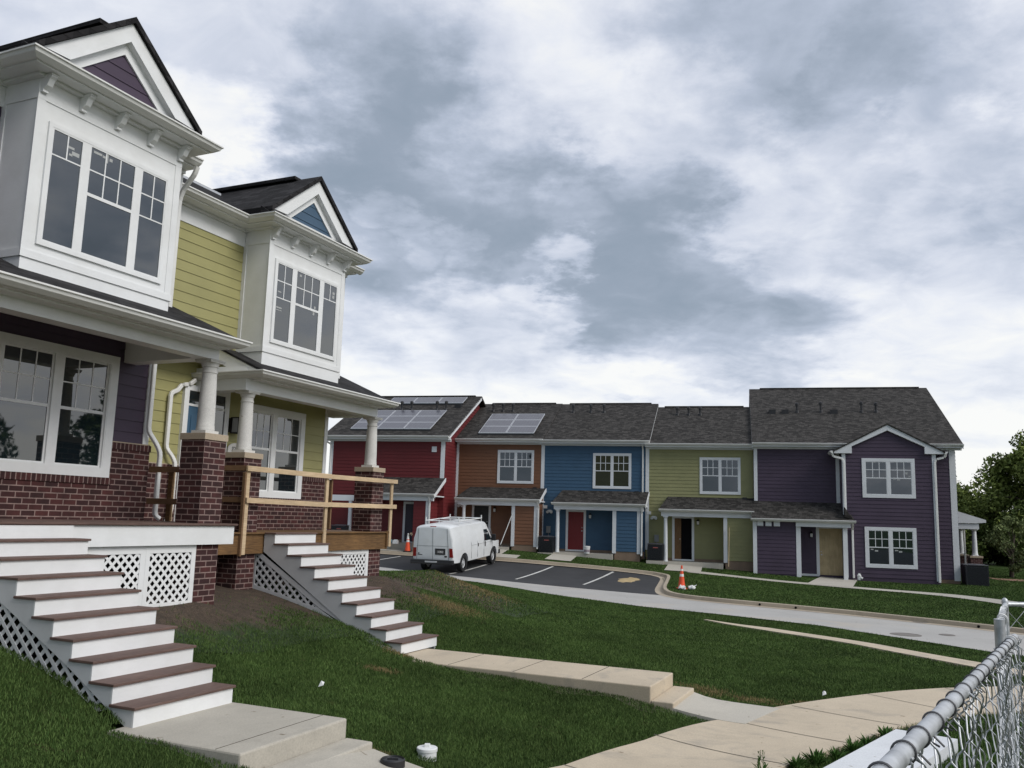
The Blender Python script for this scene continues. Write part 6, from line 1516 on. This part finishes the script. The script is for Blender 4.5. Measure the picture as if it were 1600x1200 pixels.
def grass_region(name, x0, x1, y0, y1, dmin, dmax, dens, h, w, label, raised=False, lean=.8):
    n = int((x1 - x0) * (y1 - y0) * dens); X = RNG.uniform(x0, x1, n); Y = RNG.uniform(y0, y1, n); D = np.hypot(X, Y)
    vis = (D >= dmin) & (D < dmax) & (np.abs(X - .02 * Y) < .62 * Y + 1.2); X, Y = X[vis], Y[vis]; P = np.stack([X, Y], 1)
    keep = np.ones(len(X), bool)
    for p in BLOCK: keep &= ~in_poly(P, p)
    yard = np.concatenate([KERB + KN * .16, YARD_BACK[::-1]])
    iy = in_poly(P, yard); keep &= iy if raised else ~iy
    if raised:
        for p in YBLOCK: keep &= ~in_poly(P, p)
    ca, sa = math.cos(-NF.ang), math.sin(-NF.ang); u = X * ca - Y * sa; v = X * sa + Y * ca
    if not raised: keep &= ~soil_mask(u, v)
    bald = patch_noise(X * .55, Y * .55); thin = (bald > .62) & (RNG.uniform(0, 1, len(X)) < .55); keep &= ~thin
    X, Y, P = X[keep], Y[keep], P[keep]; Z = TZ(P) + (.125 if raised else -.014)
    k = len(X); clump = .75 + .35 * (patch_noise(X * 2.3, Y * 2.3) + .3)
    hh = h * RNG.uniform(.55, 1.15, k) * np.clip(clump, .5, 1.25); ww = w * RNG.uniform(.7, 1.3, k)
    emit_blades(name, X, Y, Z, hh, ww, lean, M['grass'], label)
YBLOCK = [FAR_PATH, np.array([(13.0, 38.9), (15.15, 43.1), (16.75, 42.7), (14.7, 38.1)])]
YBLOCK.append(np.concatenate([KERB[i0:62] + KN[i0:62] * .1, (KERB[i0:62] + KN[i0:62] * 1.05)[::-1]]))
for s0, s1 in ((-17.2, -15.6), (-13.7, -11.5), (-9.2, -7.9), (-3.4, -1.7)): YBLOCK.append(np.array([fw(s0, 42.5), fw(s1, 42.5), fw(s1, 46), fw(s0, 46)]))
YBLOCK.append(np.array([fw(-23, 44.6), fw(.8, 44.6), fw(.8, 44.2), fw(4.8, 44.2), fw(10.1, 44.6), fw(10.1, 62), fw(-23, 62)]))
grass_region('grass', -6, 9, 4, 15.5, 0, 13.5, 5200, .046, .0058, 'dark green turf blades of the lawn nearest the camera')
grass_region('grass', -6, 12, 10, 22, 13.5, 20, 2900, .048, .008, 'turf blades of the lawn around the second walk')
grass_region('grass', -7, 17, 16, 41, 20, 42, 1000, .052, .013, 'turf blades of the far half of the main lawn')
grass_region('grass', -14, 32, 26, 58, 26, 62, 430, .058, .026, 'turf of the raised lawn before the far houses', True)

def weed_clump(x, y, s, n, tall, lab):
    z = T(x, y); mb = MB(); rr = random.Random(int(x * 1000 + y * 77))
    V = []; 
    for i in range(n):
        a = rr.uniform(0, 6.28); r = rr.uniform(.02, .12) * s; L = rr.uniform(.10, .22) * s; w = rr.uniform(.012, .024) * s; e = rr.uniform(.3, 1.3)
        bx, by = x + r * math.cos(a) * .5, y + r * math.sin(a) * .5; dx, dy = math.cos(a), math.sin(a); px, py = -dy * w, dx * w
        h1 = L * .6 * math.sin(e); h2 = L * math.sin(e) * .95; d1, d2 = L * .5 * math.cos(e), L * math.cos(e) * 1.05; zz = z - .02 + rr.uniform(0, .08) * s
        mb.add([(bx, by, zz), (bx + dx * d1 + px, by + dy * d1 + py, zz + h1), (bx + dx * d2, by + dy * d2, zz + h2), (bx + dx * d1 - px, by + dy * d1 - py, zz + h1 * .97)], [(0, 1, 2, 3)])
    for i in range(tall):
        a = rr.uniform(0, 6.28); h = rr.uniform(.25, .42) * s; tx, ty = x + .04 * math.cos(a), y + .04 * math.sin(a)
        mb.tube([(x, y, z), (tx, ty, z + h * .6), (tx + .02, ty, z + h)], [.003, .0025, .001], 4)
        for k in range(12):
            zz = z + h * (.35 + .6 * k / 12); b = rr.uniform(0, 6.28); mb.add([(tx, ty, zz), (tx + .022 * math.cos(b), ty + .022 * math.sin(b), zz + .03), (tx + .014 * math.cos(b + .8), ty + .014 * math.sin(b + .8), zz + .035)], [(0, 1, 2)])
    o = single('weed', mb, M['weed'], lab, 'weed', W0, (x, y, z), 'weeds along the fence side of the sidewalk')
    at = o.data.attributes.new('tint', 'FLOAT', 'POINT'); at.data.foreach_set('value', RNG.uniform(0, 1, len(o.data.vertices)).astype(np.float32))
SWRp = lambda t: (SWR[int(t * 89)])
weeds = [(2.72, 9.62, 1.0, 26, 4, 'tall thin weed with upright stems at the bottom edge, left of the other weeds'), (3.15, 9.86, 1.2, 60, 0, 'leafy weed clump nearest the camera beside the white edging'), (3.42, 10.02, 1.4, 70, 0, 'broad leafy weed clump second along the sidewalk edge'),
         (3.72, 10.22, 1.2, 55, 0, 'leafy weed in the middle of the row beside the white edging'), (4.02, 10.56, 1.4, 70, 0, 'grassy upright weed fourth along the sidewalk edge'), (4.30, 10.82, 1.3, 60, 0, 'bushy weed fifth along the sidewalk edge by the rail'), (4.70, 11.25, 1.5, 60, 0, 'farthest leafy weed where the rail crosses the sidewalk')]
for wd in weeds: weed_clump(wd[0], wd[1], wd[2] * .58, *wd[3:])
# rough grass and weeds seen through the fence mesh
n = 26000; X = RNG.uniform(1.2, 8.5, n); Y = RNG.uniform(2, 13, n); P = np.stack([X, Y], 1); k = ~in_poly(P, SW_POLY) & (X > .42 * Y - .6) & (np.hypot(X, Y) > 2.2)
for p in BLOCK[-1:]: k &= ~in_poly(P, p)
k &= ~((X > 5.4 + (Y - 3) * .55)) & (patch_noise(X, Y) < .35); X, Y = X[k], Y[k]
emit_blades('weedy_grass', X, Y, TZ(np.stack([X, Y], 1)) - .03, RNG.uniform(.04, .14, len(X)), RNG.uniform(.006, .014, len(X)), .9, M['weed'], 'rough weedy ground cover seen through the chain link')

def leaf_cloud(name, pts, size, mat, parent, origin):
    n = len(pts); d = RNG.normal(size=(n, 3)); d /= np.linalg.norm(d, axis=1)[:, None]; e = np.cross(d, RNG.normal(size=(n, 3))); e /= np.linalg.norm(e, axis=1)[:, None]
    s = size * RNG.uniform(.6, 1.3, n)[:, None]; C = pts - np.array(origin)
    V = np.stack([C - d * s, C + e * s * .5, C + d * s, C - e * s * .5], 1)
    me = bpy.data.meshes.new(name); me.vertices.add(n * 4); me.vertices.foreach_set('co', V.reshape(-1).astype(np.float32)); me.loops.add(n * 4); me.loops.foreach_set('vertex_index', np.arange(n * 4, dtype=np.int32))
    me.polygons.add(n); me.polygons.foreach_set('loop_start', (np.arange(n) * 4).astype(np.int32)); me.polygons.foreach_set('loop_total', np.full(n, 4, np.int32))
    at = me.attributes.new('tint', 'FLOAT', 'POINT'); at.data.foreach_set('value', np.repeat(RNG.uniform(0, 1, n), 4).astype(np.float32))
    me.materials.append(mat); me.update(); me.validate()
    o = bpy.data.objects.new(name, me); COL.objects.link(o); o.parent = parent; return o
def tree(x, y, h, rad, leaves, size, mat, lab, name='deciduous_tree', trunk_h=.3, squash=1.0, clumps=40, seed=0, group='trees beyond the far row', zb=None):
    rr = np.random.default_rng(seed); z = (T(x, y) if zb is None else zb)
    th = Thing(name, lab, 'tree', W0, (x, y, z), group)
    mb = MB(); tr = h * .022 + .03
    top = Vector((x + rr.uniform(-.3, .3), y + rr.uniform(-.3, .3), z + h * .72)); mid = Vector((x + rr.uniform(-.2, .2), y, z + h * .35))
    mb.tube([(x, y, z - .3), tuple(mid), tuple(top)], [tr * 1.3, tr * .85, tr * .3], 10)
    C = []
    for i in range(clumps):
        a = rr.uniform(0, 2 * math.pi); v = rr.uniform(0, 1); zz = z + h * (trunk_h + (1 - trunk_h) * v); prof = math.sin(math.pi * min(1, max(.04, (v * .86 + .12)))) ** .7
        r = rad * prof * math.sqrt(rr.uniform(.15, 1)); C.append((x + r * math.cos(a), y + r * math.sin(a), zz - h * .04))
    for c in C[::2]:
        t = rr.uniform(.35, .8); b = Vector((x, y, z)).lerp(top, t * .9); m = (b + Vector(c)) / 2 + Vector((0, 0, .1 * h * .2)); mb.tube([tuple(b), tuple(m), c], [tr * .35, tr * .2, tr * .06], 5)
    th.part('trunk', mb, M['bark'], smooth=True)
    C = np.array(C); k = rr.integers(0, len(C), leaves); cr = rad * .28 * rr.uniform(.5, 1.25, len(C))
    off = rr.normal(size=(leaves, 3)); off /= np.linalg.norm(off, axis=1)[:, None]; off *= (rr.uniform(0, 1, leaves) ** .45)[:, None] * cr[k][:, None]; off[:, 2] *= .75 * squash
    leaf_cloud('crown', C[k] + off, size, mat, th.o, (x, y, z))
    return th
tree(36.5, 60, 9.0, 4.8, 42000, .15, M['leaf_mid'], 'tall dense green tree rising at the right edge behind the shrubs', seed=1, clumps=75, trunk_h=.12)
tree(41.5, 62, 10.5, 5.2, 30000, .16, M['leaf_mid'], 'tallest green tree cut off by the right edge of the picture', seed=2, clumps=60, trunk_h=.12)
tree(37.5, 77, 7.2, 4.0, 9000, .16, M['leaf_pale'], 'thin pale airy tree between the purple house and the big trees', seed=3, clumps=34, trunk_h=.25)
tree(35.2, 74, 7.6, 3.0, 9000, .16, M['leaf_dark'], 'dark airy tree right beside the purple house gutter', seed=4, clumps=34, trunk_h=.25)
tree(33.0, 66, 4.9, 4.2, 26000, .15, M['leaf_mid'], 'low bushy tree behind the side porch of the purple house', seed=5, clumps=50, trunk_h=.05)
tree(30.6, 62, 3.8, 3.6, 20000, .14, M['leaf_mid'], 'low bush just behind the white side porch columns', seed=6, clumps=45, trunk_h=.03)
tree(36.0, 58, 4.2, 4.4, 28000, .14, M['leaf_dark'], 'dark undergrowth bush below the tall right tree', seed=7, clumps=55, trunk_h=.0)
tree(42.5, 57, 4.8, 4.6, 20000, .15, M['leaf_dark'], 'dark undergrowth bush at the right edge below the tallest tree', seed=8, clumps=45, trunk_h=.0)
tree(26.6, 47.2, 3.3, 1.35, 2600, .085, M['leaf_pale'], 'young pale-leaved sapling on the lawn right of the largest condenser', name='sapling', seed=9, clumps=30, trunk_h=.22)
tree(-17.3, 71, 6.3, 1.9, 9000, .13, M['leaf_dark'], 'dark slim tree glimpsed between the near yellow house and the red house', seed=10, clumps=26, trunk_h=.1)
# trees across the street on the right (seen mirrored in the near windows)
tree(30, 27, 10.5, 4.6, 16000, .19, M['leaf_dark'], 'broad street tree across the road, mirrored in the near porch window', seed=12, clumps=55, trunk_h=.2, group='trees across the road')
tree(36, 15, 11.5, 5.0, 16000, .2, M['leaf_dark'], 'second street tree across the road, mirrored in the near porch window', seed=13, clumps=55, trunk_h=.2, group='trees across the road')
# far-off wood along the horizon
pts = []
for a in np.linspace(-1.2, 1.3, 260):
    r = 150 + 14 * math.sin(a * 9); hx, hy = r * math.sin(a), r * math.cos(a); hh = 5.0 + 2.2 * math.sin(a * 23) + 1.2 * math.sin(a * 61)
    q = RNG.normal(size=(150, 3)) * np.array([2.2, 2.2, 1.0]) + np.array([hx, hy, -2.3]); q[:, 2] = -2.6 + RNG.uniform(0, 1, 150) ** .8 * hh; pts.append(q)
o = leaf_cloud('distant_wood', np.concatenate(pts), .45, M['leaf_dark'], None, (0, 0, 0)); o['kind'] = 'stuff'; o['label'] = 'far dark belt of woodland along the horizon'; o['category'] = 'woodland'
# brick-coloured walk at the right edge beyond the sapling
mb = MB(); ribbon(mb, [(24.8, 46.2), (34, 43.8)], [(24.6, 44.9), (33, 41.6)], 14, 5, .024, zf=yardz); structure('path', mb, concrete_mat('brick_red_path', (.30, .17, .12), .15, .2))
